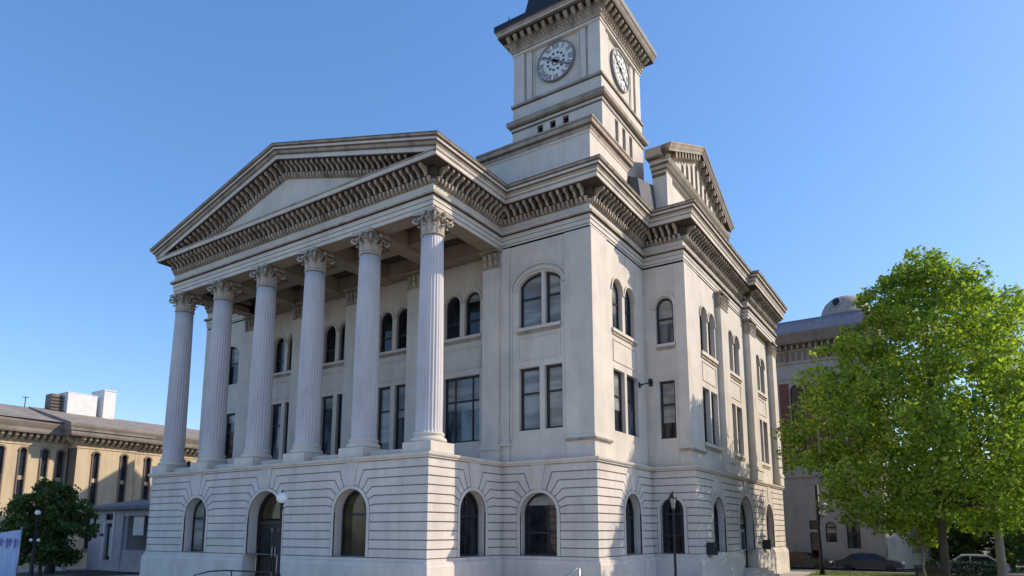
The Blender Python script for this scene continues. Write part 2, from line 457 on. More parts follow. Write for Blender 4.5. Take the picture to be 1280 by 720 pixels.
mb.box(XL, XR - .06, YE - .01, YE + .02, 0, ZL, S)
mb.build('base_wall', ch)

path_out = [(XL, YE), (XL, YT), (-W, YT), (-W, 0), (0, 0), (0, YT), (WT, YT), (WT, YR), (XR, YR), (XR, YE)]
# plinth with door gaps
pl = MB()
def plinth_run(p): pl.sweep([(.10, GZ), (.10, ZP - .12), (.06, ZP), (.06, ZP + .05), (-.02, ZP + .1), (-.02, 1.27), (-.3, 1.27)], p, S)
plinth_run([(XL, YE), (XL, YT), (-W, YT), (-W, 0), (-12.02, 0)])
plinth_run([(-9.34, 0), (0, 0), (0, YT), (WT, YT), (WT, YR), (XR, YR), (XR, 20.18)])
plinth_run([(XR, 23.62), (XR, YE), (-5, YE)])
for u in (-12.02, -9.36): pl.box(u, u + .02, -.09, .7, GZ, 1.3, S)
for u in (20.18, 23.60): pl.box(XR - .7, XR + .09, u, u + .02, GZ, 1.3, S)
pl.build('plinth', ch)
# ledge
ld = MB()
ld.sweep([(-.15, zt - .01), (.02, zt), (.02, zt + .06), (.09, zt + .09), (.12, zt + .15), (.12, ZL - .02), (.05, ZL), (-1.0, ZL + .02)], path_out, M['stone'])
ld.build('ledge', ch)
# porch floor
pf = MB(); pf.box(-W + .3, -.3, .3, YT + 1.2, ZL - .3, ZL + .015, M['stone']); pf.build('porch_floor', ch)

# base windows and doors
for uc, r, zs, bt in (A_ar[0], A_ar[2]):
    window(fA, arch(uc, r - .02, bt, zs), -.6, ch, 'pane_warm' if uc > -10 else 'pane_blind', .1, (zs - .1,), (uc,) if uc < -10 else ())
window(fB, arch(*B_ar[0][:2], B_ar[0][3], B_ar[0][2]), -.5, ch, 'pane', .1, (3.1,), (3.25,))
window(fC, arch(*C_ar[0][:2], C_ar[0][3], C_ar[0][2]), -.5, ch, 'pane', .1, (2.35,))
window(fD, arch(*D_ar[0][:2], D_ar[0][3], D_ar[0][2]), -.5, ch, 'pane', .1, (3.1,))
window(fE, arch(*E_ar[0][:2], E_ar[0][3], E_ar[0][2]), -.35, ch, 'pane', .08, (3.3, 2.2), (6.08,))
for a in (F_ar[0], F_ar[2]): window(fF, arch(a[0], a[1], a[3], a[2]), -.5, ch, 'pane', .1, (2.9,), (a[0],))
window(fC, arch(-W - 1.98, 1.0, 1.3, 3.22), -.5, ch, 'pane', .1, (3.1,))
def doorway(f, uc, r, zs, zb, d, leafm, pane):
    o = MB(); lp = arch(uc, r, zb, zs); o.ring(lp, inset(lp, .14), f, d - .1, d + .1, M['frame'])
    o.slab(rect(uc - r + .1, uc + r - .1, zs - .35, zs - .15), f, d - .04, d + .08, M['frame'])
    for s_ in (-1, 1):
        a, b_ = (uc - r + .14, uc - .02) if s_ < 0 else (uc + .02, uc + r - .14)
        o.slab(rect(a, b_, zb + .02, zs - .36), f, d - .06, d + .02, leafm)
        o.slab(rect(a + .15, b_ - .15, zb + .25, zb + 1.0), f, d + .02, d + .045, leafm)
    ob = o.build('door', ch)
    h = MB()
    for s_ in (-1, 1): h.slab(rect(uc + s_ * .12 - .03, uc + s_ * .12 + .03, zb + 1.0, zb + 1.5), f, d + .024, d + .09, M['steel'])
    h.build('handle', ob)
    p = MB(); p.poly([inset(arch(uc, r, zs - .15, zs), .1)], lambda u, z: f(u, z, d + .01), M[pane])
    for s_ in (-1, 1):
        a, b_ = (uc - r + .3, uc - .2) if s_ < 0 else (uc + .2, uc + r - .3)
        p.slab(rect(a, b_, zb + 1.15, zs - .55), f, d + .02, d + .03, M['pane'])
    p.build('pane', ob)
doorway(fA, -10.68, 1.32, 3.1, .12, -.75, M['door'], 'pane_warm')
doorway(fF, 21.9, 1.7, 2.9, .12, -.6, M['white_dull'], 'pane_blind')
st = MB()
for k in range(4): st.box(-12.3 - .004 * k, -9.06 + .004 * k, -1.1 - .32 * k, .9, GZ - .01 * k, .12 - .18 * k, M['stone'])
st.build('door_step', ch); st = MB()
[st.box(XR - .7, XR + .6 + .32 * k, 19.8 - .004 * k, 24 + .004 * k, GZ - .01 * k, .12 - .18 * k, M['stone']) for k in range(4)]; st.build('door_step', ch)

# ---- upper walls
uw = MB(); ST = M['stone']; CR = M['stone_cor']; DK = M['stone_dark']; OR = M['stone_orn']
UP0, UP1 = 12.42, 14.45     # upper window sill, spring
LO0, LO1 = 7.25, 10.38
# C : tower block front
yC = YT + e; fC2 = FY(yC)
c_uc, c_hw, c_rise = 1.98, 1.22, .74
cL = halfarch(.78, 2.10, UP0, UP1, c_uc, c_hw + .02, c_rise); cR = halfarch(2.30, 3.18, UP0, UP1, c_uc, c_hw + .02, c_rise)
c1 = rect(.78, 1.96, LO0, LO1); c2 = rect(2.24, 3.22, LO0, LO1)
wall(uw, fC2, rect(-.62, WT - e, ZL, ZA + .1), [cL, cR, c1, c2], ST, .32)
for lp, pn, rails in ((cL, 'pane_blind', (13.95,)), (cR, 'pane_blind', (13.95,)), (c1, 'pane_blind', (9.1,)), (c2, 'pane_blind', (9.1,))):
    window(fC2, lp, -.3, ch, pn, .12, rails, blind=.97)
# left wing front, mirrored
mir = lambda lp: [(-W - u, z) for u, z in lp][::-1]
hl = [mir(x) for x in (cL, cR, c1, c2)]
wall(uw, fC2, rect(XL + e, -W + .62, ZL, ZA + .1), hl, ST, .32)
for lp in hl: window(fC2, lp, -.3, ch, 'pane', .09, (9.1 if min(p[1] for p in lp) < 10 else 13.95,))
# D : tower block side
xD = WT - e; fD2 = FX(xD)
dl = [arch(8.80, .62, UP0, UP1, .66), arch(10.36, .62, UP0, UP1, .66), rect(8.15, 9.5, LO0, LO1), rect(9.76, 11.2, LO0, LO1)]
wall(uw, fD2, rect(YT + e, YR + e, ZL, ZA + .1), dl, ST, .32)
for i, lp in enumerate(dl): window(fD2, lp, -.3, ch, 'pane_blind' if i in (0, 2) else 'pane_blue', .11, (13.95 if i < 2 else 9.1,))
# E : right block front
yE = YR + e; fE2 = FY(yE)
el = [arch(5.98, .5, UP0, UP1, .58), rect(5.55, 6.42, LO0, LO1)]
wall(uw, fE2, rect(WT - e, XR - e, ZL, ZA + .1), el, ST, .32)
for i, lp in enumerate(el): window(fE2, lp, -.28, ch, 'pane_blind', .11, (13.85 if i == 0 else 9.1,))
# F : right block side
xF = XR - e; fF2 = FX(xF); fl = []
for c in (16.25, 21.75, 28.9):
    fl += [arch(c - .76, .64, UP0, UP1, .66), arch(c + .76, .64, UP0, UP1, .66), rect(c - 1.42, c - .12, LO0, LO1), rect(c + .12, c + 1.42, LO0, LO1)]
wall(uw, fF2, rect(YR + e, YE - e, ZL, ZA + .1), fl, ST, .4)
for lp in fl: window(fF2, lp, -.36, ch, 'pane_blue' if lp[0][0] > 21 else 'pane', .11, (13.95 if lp[0][1] > 10 else 9.1,))
# other faces
uw.poly([rect(YT + e, YE - e, ZL, ZA + .1)], lambda u, z: (XL + e, u, z), ST)
uw.poly([rect(XL + e, XR - e, ZL, ZC + .3)], lambda u, z: (u, YE - e, z), ST)
# porch back wall
yG = YT + .95; fG = FY(yG); gl = []; kinds = []
bays = [-3.3, -8.3, -13.1, -18.0]
for i, c in enumerate(bays):
    gl += [arch(c - .68, .52, UP0 + .4, UP1 + .28, .55), arch(c + .68, .52, UP0 + .4, UP1 + .28, .55)]
    kinds += [('pane', (13.7,), ()), ('pane_blue' if i in (2, 3) else 'pane', (13.7,), ())]
    if i == 0:
        gl.append(rect(c - 1.2, c + 1.2, LO0 - .2, LO1 + .25)); kinds.append(('pane_blue', (9.3,), (c - .55, c + .62)))
    else:
        gl += [rect(c - 1.2, c - .17, LO0 - .3, LO1 + .35), rect(c + .17, c + 1.2, LO0 - .3, LO1 + .35)]
        kinds += [('pane_blue' if i > 1 else 'pane_blind', (9.3,), ()), ('pane_blue', (9.3,), ())]
wall(uw, fG, rect(-W + .62, -.62, ZL, ZA + .9), gl, ST, .3)
for lp, (pn, ra, mu) in zip(gl, kinds): window(fG, lp, -.28, ch, pn, .11, ra, mu)
for x in (-.62, -W + .62): uw.box(x - .02, x + .02, yC, yG + .01, ZL, ZA + .1, ST)
uw.build('upper_wall', ch)

# pilasters
def pilaster(f, u0, u1, d, zb=ZL + .02, ztop=ZA, cap=True, name='pilaster'):
    o = MB()
    o.slab(rect(u0, u1, zb + .9, ztop - (1.0 if cap else .0)), f, 0.004, d, ST)
    o.slab(rect(u0 - .05, u1 + .05, zb, zb + .62), f, .003, d + .05, ST)
    o.slab(rect(u0 - .10, u1 + .10, zb + .62, zb + .74), f, .003, d + .10, ST)
    o.slab(rect(u0 - .06, u1 + .06, zb + .74, zb + .90), f, .003, d + .06, ST)
    if cap:
        O = M['stone_orn']
        o.slab(rect(u0 - .04, u1 + .04, ztop - 1.0, ztop - .92), f, .003, d + .05, O)
        o.slab(rect(u0 + .0, u1 - .0, ztop - .92, ztop - .12), f, .003, d + .02, O)
        n = max(3, int((u1 - u0) / .26))
        for row, (za, zb_, pr) in enumerate(((ztop - .9, ztop - .56, .1), (ztop - .58, ztop - .25, .16))):
            for i in range(n):
                c = u0 + (u1 - u0) * (i + .5) / n; w = (u1 - u0) / n * .42
                o.add([f(c - w, za, d + .03), f(c + w, za, d + .03), f(c + w * .8, zb_, d + pr), f(c - w * .8, zb_, d + pr), f(c, zb_ - .1, d + pr + .05)],
                      [(0, 1, 4), (1, 2, 4), (2, 3, 4), (3, 0, 4)], O)
        o.slab(rect(u0 - .14, u1 + .14, ztop - .12, ztop - .004), f, .003, d + .18, O)
    return o.build(name, ch)
for c in (-.80, -6.0, -10.95, -15.75, -20.75): pilaster(fG, c - .5, c + .5, .9)
# flat corner pilasters of tower block and right block (low relief)
def lowpil(f, u0, u1, d=.09):
    o = MB(); zb = ZL + .02
    o.slab(rect(u0, u1, zb + 1.05, ZA - .02), f, .003, d, ST)
    o.slab(rect(u0, u1, zb, zb + .78), f, .003, d, ST)
    o.slab(rect(u0 - .08, u1 + .08, zb + .78, zb + .90), f, .003, d + .12, ST)
    o.slab(rect(u0 - .04, u1 + .04, zb + .90, zb + 1.05), f, .003, d + .06, ST)
    return o.build('pilaster', ch)
def cornerpil(path, d=.09):
    o = MB(); zb = ZL + .02
    o.sweep([(0, zb), (d, zb), (d, zb + .76), (d + .03, zb + .78), (d + .12, zb + .80), (d + .12, zb + .90), (d + .06, zb + .93), (d + .06, zb + 1.05), (d, zb + 1.08), (d, ZA - .02), (0, ZA - .02)], path, ST,
            False, [ST, ST, ST, CR, CR, ST, ST, ST, ST, ST])
    return o.build('pilaster', ch)
lowpil(fC2, -.3, .25)
cornerpil([(3.45, yC), (WT - e, yC), (WT - e, 7.5)])
cornerpil([(6.6, yE), (XR - e, yE), (XR - e, 14.6)], .05)
pilaster(fF2, 18.05, 19.5, .33); pilaster(fF2, 24.6, 26.1, .42); pilaster(fF2, 31.5, YE - e - .01, .42)

# sills, hood mouldings, panels
def sill(f, u0, u1, z, h=.16, d=.1):
    tr = MB()
    tr.slab(rect(u0, u1, z - h, z), f, .002, d, ST)
    tr.slab(rect(u0 + .05, u1 - .05, z - h - .16, z - h), f, .002, d * .45, M['stone_cor']); tr.build('sill', ch)
def hood(f, uc, hw, zs, rise, w=.13, d=.07, legs=.0):
    tr = MB()
    n = 18
    a = [(uc + hw * math.cos(PI * i / n), zs + rise * math.sin(PI * i / n)) for i in range(n + 1)]
    b_ = [(uc + (hw + w) * math.cos(PI * i / n), zs + (rise + w) * math.sin(PI * i / n)) for i in range(n + 1)]
    if legs: a = [(uc + hw, zs - legs)] + a + [(uc - hw, zs - legs)]; b_ = [(uc + hw + w, zs - legs)] + b_ + [(uc - hw - w, zs - legs)]
    k = len(a); lp = a + b_[::-1]
    v = [f(*p, d) for p in a] + [f(*p, d) for p in b_]
    tr.add(v, [(i, i + 1, k + i + 1, k + i) for i in range(k - 1)], ST)
    tr.strip(lp, lambda u, z: f(u, z, .002), lambda u, z: f(u, z, d), ST); tr.build('hood_moulding', ch)
def panel(f, u0, u1, z0, z1):
    tr = MB(); lp = rect(u0, u1, z0, z1); tr.ring(lp, inset(lp, .07), f, .002, .035, ST); tr.build('panel', ch)
sill(fC2, .65, 3.2, UP0); hood(fC2, c_uc, c_hw + .12, UP1, c_rise + .12, .15, .08); panel(fC2, .75, 3.15, 10.75, 11.95)
hood(fC2, c_uc, c_hw + .38, UP1, c_rise + .40, .10, .05, 7.6)
sill(fD2, 8.05, 11.15, UP0); panel(fD2, 8.15, 11.1, 10.75, 11.9)
hood(fD2, 8.80, .66, UP1, .70, .09); hood(fD2, 10.36, .66, UP1, .70, .09)
sill(fE2, 5.45, 6.55, UP0); hood(fE2, 5.98, .57, UP1, .66, .15)
for c in (16.25, 21.75, 28.9):
    sill(fF2, c - 1.5, c + 1.5, UP0, .2, .13); panel(fF2, c - 1.3, c + 1.3, 10.75, 11.9)
    hood(fF2, c - .76, .67, UP1, .70, .08, .09); hood(fF2, c + .76, .67, UP1, .70, .08, .09); sill(fF2, c - 1.5, c + 1.5, LO0, .2, .1)
for c in bays:
    sill(fG, c - 1.3, c + 1.3, UP0 + .4); panel(fG, c - 1.3, c + 1.3, 11.0, 12.2)
    for q in (-.68, .68): hood(fG, c + q, .56, UP1 + .28, .62, .1, .06)

# ---- columns
M['stone_cap'] = stone('carved_capital_stone', (.53, .45, .37), (.16, .12, .09), .6, .9, 9, .4, .9, .25)
def capital_mesh():
    o = MB(); O = M['stone_cap']; h = 1.12
    o.lathe([(.53, 0), (.60, .03), (.60, .09), (.52, .12), (.50, .5), (.55, .8), (.68, .97)], (0, 0, 0), O, 24)
    def leaf(a, z0, hgt, w, r0, curl):
        v = []; nt_ = 6
        for t in range(nt_ + 1):
            tt = t / nt_
            r = r0 + curl * (tt ** 2.4); z = z0 + hgt * math.sin(min(1, tt * 1.08) * PI / 2) - (.18 * hgt if tt > .95 else 0)
            ww = w * (.75 + .35 * math.sin(tt * PI)) * (1 - .45 * tt ** 4)
            for q in (-1, -.45, 0, .45, 1):
                aa = a + q * ww / r
                rr = r + (.035 if abs(q) == .45 else (.055 if q == 0 else 0))
                v.append((rr * math.cos(aa), rr * math.sin(aa), z - .05 * abs(q) * tt))
        o.add(v, [(t * 5 + i, t * 5 + i + 1, t * 5 + 6 + i, t * 5 + 5 + i) for t in range(nt_) for i in range(4)], O)
    for i in range(8):
        leaf(2 * PI * i / 8, .1, .42, .17, .52, .2)
        leaf(2 * PI * (i + .5) / 8, .12, .72, .16, .53, .27)
    for i in range(4):
        a = PI / 4 + i * PI / 2; ca, sa = math.cos(a), math.sin(a)
        pts = []
        for k in range(15):
            w = k / 14 * 2.3 * PI; rr = .2 * (1 - k / 17)
            pts.append((.80 + rr * math.sin(w + 1.2), .84 + rr * math.cos(w + 1.2) - .06))
        stem = [(.55, .45), (.62, .72)] + pts
        o.tube([(x * ca, x * sa, z) for x, z in stem], [.05] * 2 + [.075 - .003 * k for k in range(15)], O, 6)
        b_ = a + PI / 4
        o.ball((.72 * math.cos(b_), .72 * math.sin(b_), .98), .12, O, 8)
        for sgn in (-1, 1):
            aa = b_ + sgn * .2
            o.tube([(.56 * math.cos(aa), .56 * math.sin(aa), .55), (.68 * math.cos(aa), .68 * math.sin(aa), .82), (.72 * math.cos(b_ + sgn * .1), .72 * math.sin(b_ + sgn * .1), .78)], [.04, .06, .04], O, 5)
    # abacus with concave sides
    lp = []
    for i in range(4):
        a = PI / 4 + i * PI / 2
        p0 = Vector((math.cos(a), math.sin(a))) * .98; p1 = Vector((math.cos(a + PI / 2), math.sin(a + PI / 2))) * .98
        tn = Vector((-math.sin(a), math.cos(a))) * .07; tn1 = Vector((math.sin(a + PI / 2), -math.cos(a + PI / 2))) * .07
        for k in range(7):
            t = k / 6; p = (p0 + tn).lerp(p1 + tn1, t); mid = (p0 + p1) / 2; p = p - mid.normalized() * .13 * math.sin(PI * t)
            lp.append((p.x, p.y))
    o.slab(lp, lambda u, v_, d: (u, v_, d), .97, 1.115, O, True)
    return o
def shaft_prof(r0, r1, h):
    P = [(r0 + .06, 0), (r0 + .06, .05), (r0 + .01, .12)]
    for i in range(13):
        t = i / 12; P.append((r0 - (r0 - r1) * (max(0, t - .18) / .82) ** 1.35, .16 + (h - .2) * t))
    return P
c0x, c0y = -.75, .85
root = None
for i in range(6):
    x = c0x - i * (W - 1.5) / 5
    if root is None:
        o = MB(); h = 15.74 - 6.62
        o.lathe(shaft_prof(.60, .515, h), (0, 0, 0), M['column'], 120, True, 24, .062)
        root = o.build('column', ch); root.location = (x, c0y, 6.62)
        bsm = MB(); cs = M['stone']
        bsm.box(-.80, .80, -.80, .80, -.86, -.40, cs)
        bsm.lathe([(.3, -.40), (.76, -.40), (.80, -.34), (.80, -.26), (.76, -.2), (.68, -.18), (.66, -.12), (.67, -.08), (.71, -.05), (.71, .0), (.66, .03), (.3, .03)], (0, 0, 0), cs, 36)
        bsm.build('base', root)
        cp = capital_mesh().build('capital', root); cp.location = (0, 0, h); cp.scale = (.93, .93, 1)
    else: copy_part(root, ch, (x - root.location.x, 0, 0))
# low kerb between the column bases
for i in range(5):
    bl = MB()
    xa = c0x - i * (W - 1.5) / 5 - .81; xb = c0x - (i + 1) * (W - 1.5) / 5 + .81
    bl.box(xb, xa, .42, 1.15, ZL + .01, ZL + .26, M['stone']); bl.build('kerb', ch)

# ---- entablature
CE_ = M['ceiling']; LN = M['stone_line']; en = MB(); OR = M['stone_orn']; DK = M['stone_dark']; CR = M['stone_cor']
p_ent = [(XL + e, YE - e), (XL + e, YT + e), (-W + e, YT + e), (-W + e, e), (-e, e), (-e, YT + e), (WT - e, YT + e), (WT - e, YR + e), (XR - e, YR + e),
         (XR - e, 24.4), (XR + .12, 24.4), (XR + .12, YE - e)]
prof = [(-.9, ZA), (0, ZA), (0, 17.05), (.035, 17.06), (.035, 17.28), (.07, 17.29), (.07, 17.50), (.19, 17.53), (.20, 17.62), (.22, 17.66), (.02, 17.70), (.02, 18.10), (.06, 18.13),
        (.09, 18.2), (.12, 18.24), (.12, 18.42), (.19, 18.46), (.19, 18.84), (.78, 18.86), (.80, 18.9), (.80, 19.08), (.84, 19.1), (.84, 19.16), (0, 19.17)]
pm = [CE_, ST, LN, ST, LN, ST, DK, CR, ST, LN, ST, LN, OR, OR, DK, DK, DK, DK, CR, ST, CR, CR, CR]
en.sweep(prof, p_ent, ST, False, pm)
def modill(mbx, p0, p1, step=.40, slope=None, zoff=0.0, pad=.25):
    d = Vector(p1) - Vector(p0); L = d.length; d.normalize(); nn = Vector((d.y, -d.x))
    n = max(1, round((L - 2 * pad) / step)); 
    for i in range(n + 1):
        s_ = pad + (L - 2 * pad) * i / n
        dz = slope(s_) if slope else 0
        c = Vector(p0) + d * s_
        side = [(.17, 18.40), (.27, 18.40), (.33, 18.52), (.44, 18.62), (.60, 18.66), (.69, 18.72), (.69, 18.845), (.17, 18.845)]
        w = .064
        v = [(c.x + nn.x * o_ + d.x * q * w, c.y + nn.y * o_ + d.y * q * w, z + dz + zoff) for q in (-1, 1) for o_, z in side]
        k = len(side)
        mbx.add(v, [tuple(range(k))[::-1], tuple(range(k, 2 * k))] + [(j, (j + 1) % k, k + (j + 1) % k, k + j) for j in range(k)], OR)
    n2 = max(2, round(L / .25))
    for i in range(n2):
        s_ = (i + .5) * L / n2; dz = slope(s_) if slope else 0; c = Vector(p0) + d * s_
        w = .092
        v = [(c.x + nn.x * o_ + d.x * q, c.y + nn.y * o_ + d.y * q, z + dz + zoff) for o_, z, q in ((.05, 18.08, -w), (.05, 18.08, w), (.10, 18.40, w), (.10, 18.40, -w), (.22, 18.16, -w * .45), (.22, 18.16, w * .45), (.27, 18.36, w * .75), (.27, 18.36, -w * .75))]
        mbx.add(v, [(0, 1, 5, 4), (1, 2, 6, 5), (2, 3, 7, 6), (3, 0, 4, 7), (4, 5, 6, 7)], OR)
for i in range(1, len(p_ent) - 1): modill(en, p_ent[i], p_ent[i + 1])
en.build('entablature', ch)
# upper cyma cornice, everywhere but across the portico front
cy = MB()
cprof = [(.3, 19.165), (.84, 19.165), (.86, 19.24), (.92, 19.34), (1.0, 19.4), (1.02, 19.5), (1.10, 19.56), (1.13, 19.64), (1.13, 19.70), (.2, 19.74)]
cm = [LN, ST, CR, LN, ST, LN, CR, LN, CR]
cy.sweep(cprof, [(XL + e, YE - e), (XL + e, YT + e), (-W + e, YT + e), (-W + e, e)], CR, False, cm, post=(0, e))
cy.build('cornice', ch); cy = MB()
cy.sweep(cprof, [(-e, e)] + p_ent[5:], CR, False, cm, pre=(-5, e))
cy.build('cornice', ch)

# ---- pediment of the portico
pd = MB()
xa, xb = -W + e, -e; xm = -W / 2; ZAP = 23.0; half = (xb + 1.13 - xm)
sl = (ZAP - 19.70) / half
zr = lambda x: ZAP - sl * abs(x - xm)
# rake profile: (out toward -Y, dz below top)
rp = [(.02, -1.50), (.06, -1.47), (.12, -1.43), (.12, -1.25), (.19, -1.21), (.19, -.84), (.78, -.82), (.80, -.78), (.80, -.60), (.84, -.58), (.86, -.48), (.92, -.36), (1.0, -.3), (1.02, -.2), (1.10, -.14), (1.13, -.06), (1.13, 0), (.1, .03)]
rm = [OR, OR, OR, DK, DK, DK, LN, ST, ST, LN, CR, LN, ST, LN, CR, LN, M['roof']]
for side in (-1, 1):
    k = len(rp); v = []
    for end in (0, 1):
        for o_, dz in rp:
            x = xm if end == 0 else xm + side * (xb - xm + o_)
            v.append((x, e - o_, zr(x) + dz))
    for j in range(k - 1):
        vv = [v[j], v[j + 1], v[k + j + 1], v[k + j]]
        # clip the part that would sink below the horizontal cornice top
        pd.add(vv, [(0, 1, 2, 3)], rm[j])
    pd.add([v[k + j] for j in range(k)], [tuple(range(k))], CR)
L = xb - xm
sm = [( (xm, e), (xb, e), lambda s_: zr(xm + s_) - 19.70 + .02), ]
modill(pd, (xm, e), (xb - .9, e), .40, lambda s_: zr(xm + s_) - 1.21 - 18.46 + .38 - .37, 0)
modill(pd, (xa + .9, e), (xm, e), .40, lambda s_: zr(xa + .9 + s_) - 1.21 - 18.46 + .38 - .37, 0)
# tympanum
pd.poly([[(xa, 19.1), (xb, 19.1), (xm, zr(xm) - 1.4)]], lambda u, z: (u, e - .015, z), ST)
pd.build('pediment', ch)
# roof over portico and body
rf = MB(); RM = M['roof']
for y0, y1 in ((e - 1.0, YE - 4),):
    pts = [(xa - 1.0, 19.72), (xm, ZAP - .02), (xb + 1.0, 19.72)]
    v = [(x, y, z) for y in (y0, y1) for x, z in pts]
    rf.add(v, [(0, 1, 4, 3), (1, 2, 5, 4), (3, 4, 5)], RM)
rf.add([(XL, YT, 19.73), (-W, YT, 19.73), (-W, YE, 19.73), (XL, YE, 19.73)], [(0, 1, 2, 3)], RM)
rf.add([(-2, YT, 19.735), (WT, YT, 19.735), (WT, YE, 19.735), (-2, YE, 19.735)], [(0, 1, 2, 3)], RM)
rf.add([(WT - .2, YR + .2, 19.73), (XR + .3, YR + .2, 19.73), (XR + .3, YE, 19.73), (WT - .2, YE, 19.73)], [(0, 1, 2, 3)], RM)
rf.hexa([(2, 10.4, 19.7), (5.7, 10.4, 19.7), (5.7, 12.7, 19.7), (2, 12.7, 19.7)], [(2, 10.4, 23.0), (5.5, 10.4, 21.3), (5.5, 12.7, 21.9), (2, 12.7, 23.2)], RM)
rf.build('roof', ch)
# porch ceiling with beams
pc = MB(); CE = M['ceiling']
pc.box(-W + .9, -.9, .9, yG, 17.75, 17.8, DK)  # dark sheet above the beams, coffer shade put into its colour
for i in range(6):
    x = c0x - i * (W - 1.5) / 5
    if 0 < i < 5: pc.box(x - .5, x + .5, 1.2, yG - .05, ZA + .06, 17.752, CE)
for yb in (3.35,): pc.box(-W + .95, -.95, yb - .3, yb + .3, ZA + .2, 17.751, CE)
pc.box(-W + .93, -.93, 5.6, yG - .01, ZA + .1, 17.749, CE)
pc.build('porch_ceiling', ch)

# ---- tower attic, tower
at = MB(); ax0, ax1, ay0, ay1, az = -1.45, 4.95, 5.75, 10.3, 22.42
at.box(ax0, ax1, ay0, ay1, 19.6, az - .5, ST)
at.sweep([(-.1, az - .72), (.02, az - .7), (.06, az - .6), (.10, az - .5), (.12, az - .42), (.24, az - .34), (.26, az - .12), (.30, az - .1), (.30, az), (-1.5, az + .12)],
         [(ax0, ay1), (ax0, ay0), (ax1, ay0), (ax1, ay1)], CR, True, [LN, ST, CR, CR, LN, CR, LN, CR, CR])
at.box(ax0 + .3, ax1 - .3, ay0 + .3, ay1 - .3, az - .3, az + .1, RM)
at.build('attic', ch)

tx1, ty0, ts = 4.4, 8.45, 5.7; tx0, ty1 = tx1 - ts, ty0 + ts
tw = MB()
tpath = [(tx0, ty1), (tx0, ty0), (tx1, ty0), (tx1, ty1)]
fTy, fTx = FY(ty0), FX(tx1)
tcx, tcy = (tx0 + tx1) / 2, (ty0 + ty1) / 2
slots_y = [rect(tcx - .95 + .78 * i - .2, tcx - .95 + .78 * i + .2, 23.4, 24.78) for i in (0, 1, 2)]
slots_x = [rect(tcy - .98 + .98 * i - .22, tcy - .98 + .98 * i + .22, 23.4, 25.05) for i in (0, 1, 2)]
slots_y = [rect(.36 + .82 * i, .36 + .82 * i + .38, 23.7, 25.08) for i in range(3)]
wall(tw, fTy, rect(tx0, tx1, 19.7, 25.2), slots_y, ST, .3)
wall(tw, fTx, rect(ty0, ty1, 19.7, 25.2), slots_x, ST, .3)
tw.poly([rect(ty0, ty1, 19.7, 25.2)], lambda u, z: (tx0, u, z), ST); tw.poly([rect(tx0, tx1, 19.7, 25.2)], lambda u, z: (u, ty1, z), ST)
tw.sweep([(-.1, 25.14), (.03, 25.16), (.05, 25.26), (.05, 25.4), (.14, 25.46), (.26, 25.52), (.28, 25.74), (.24, 25.8), (.0, 25.9), (-.02, 25.94), (-.02, 26.7), (.07, 26.76), (.07, 26.9), (.0, 26.95), (-.15, 26.97)], tpath, ST, True,
         [ST, LN, ST, LN, CR, CR, LN, CR, ST, ST, LN, CR, LN, CR])
# clock stage
i0 = .12
tw.box(tx0 + i0 + .08, tx1 - i0 - .08, ty0 + i0 + .08, ty1 - i0 - .08, 26.4, 30.5, ST)
for xx in (tx0 + .05, tx1 - .05 - .72):
    for yy in (ty0 + .05, ty1 - .05 - .72):
        tw.box(xx, xx + .72, yy, yy + .72, 26.9, 30.3, ST)
for f, a0, a1 in ((FY(ty0 + .2), tx0, tx1), (FX(tx1 - .2), ty0, ty1)):
    for u in (a0 + .90, a1 - .90 - .42): tw.slab(rect(u, u + .36, 26.92, 30.3), f, -.01, .08, ST)
    lp = rect(a0 + 1.36, a1 - 1.36, 27.05, 30.2)
    tw.ring(lp, inset(lp, .06), f, -.01, .05, ST)
ZT = 31.9
ct = [(-.2, 30.05), (.0, 30.1), (.0, 30.24), (.06, 30.28), (.06, 30.42), (.12, 30.46), (.12, 30.72), (.2, 30.76), (.2, 31.06), (.62, 31.1), (.64, 31.14), (.64, 31.28), (.7, 31.34), (.76, 31.48), (.80, 31.55), (.80, ZT), (-.6, ZT + .25)]
tw.sweep(ct, tpath, ST, True, [ST, ST, CR, OR, OR, OR, OR, OR, DK, DK, LN, ST, CR, LN, M['lead'], M['lead']])
for a, b_ in zip(tpath, tpath[1:] + tpath[:1]):
    class _S: pass
    d = Vector(b_) - Vector(a); Ld = d.length; d.normalize(); nn = Vector((d.y, -d.x))
    for i in range(13):
        s_ = .0 + Ld * i / 12; c = Vector(a) + d * s_
        v = [(c.x + nn.x * o_ + d.x * q * .11, c.y + nn.y * o_ + d.y * q * .11, z) for q in (-1, 1) for o_, z in ((.18, 30.80), (.34, 30.82), (.55, 30.98), (.55, 31.09), (.18, 31.09))]
        tw.add(v, [(4, 3, 2, 1, 0), (5, 6, 7, 8, 9)] + [(j, (j + 1) % 5, 5 + (j + 1) % 5, 5 + j) for j in range(5)], OR)
    for i in range(22):
        c = Vector(a) + d * (Ld * (i + .5) / 22)
        tw.ball((c.x + nn.x * .13, c.y + nn.y * .13, 30.6), .095, OR, 6)
tower = tw.build('clock_tower', ch)
for lp in slots_y: window(fTy, lp, -.28, tower, 'pane', .05)
for lp in slots_x: window(fTx, lp, -.28, tower, 'pane', .05)
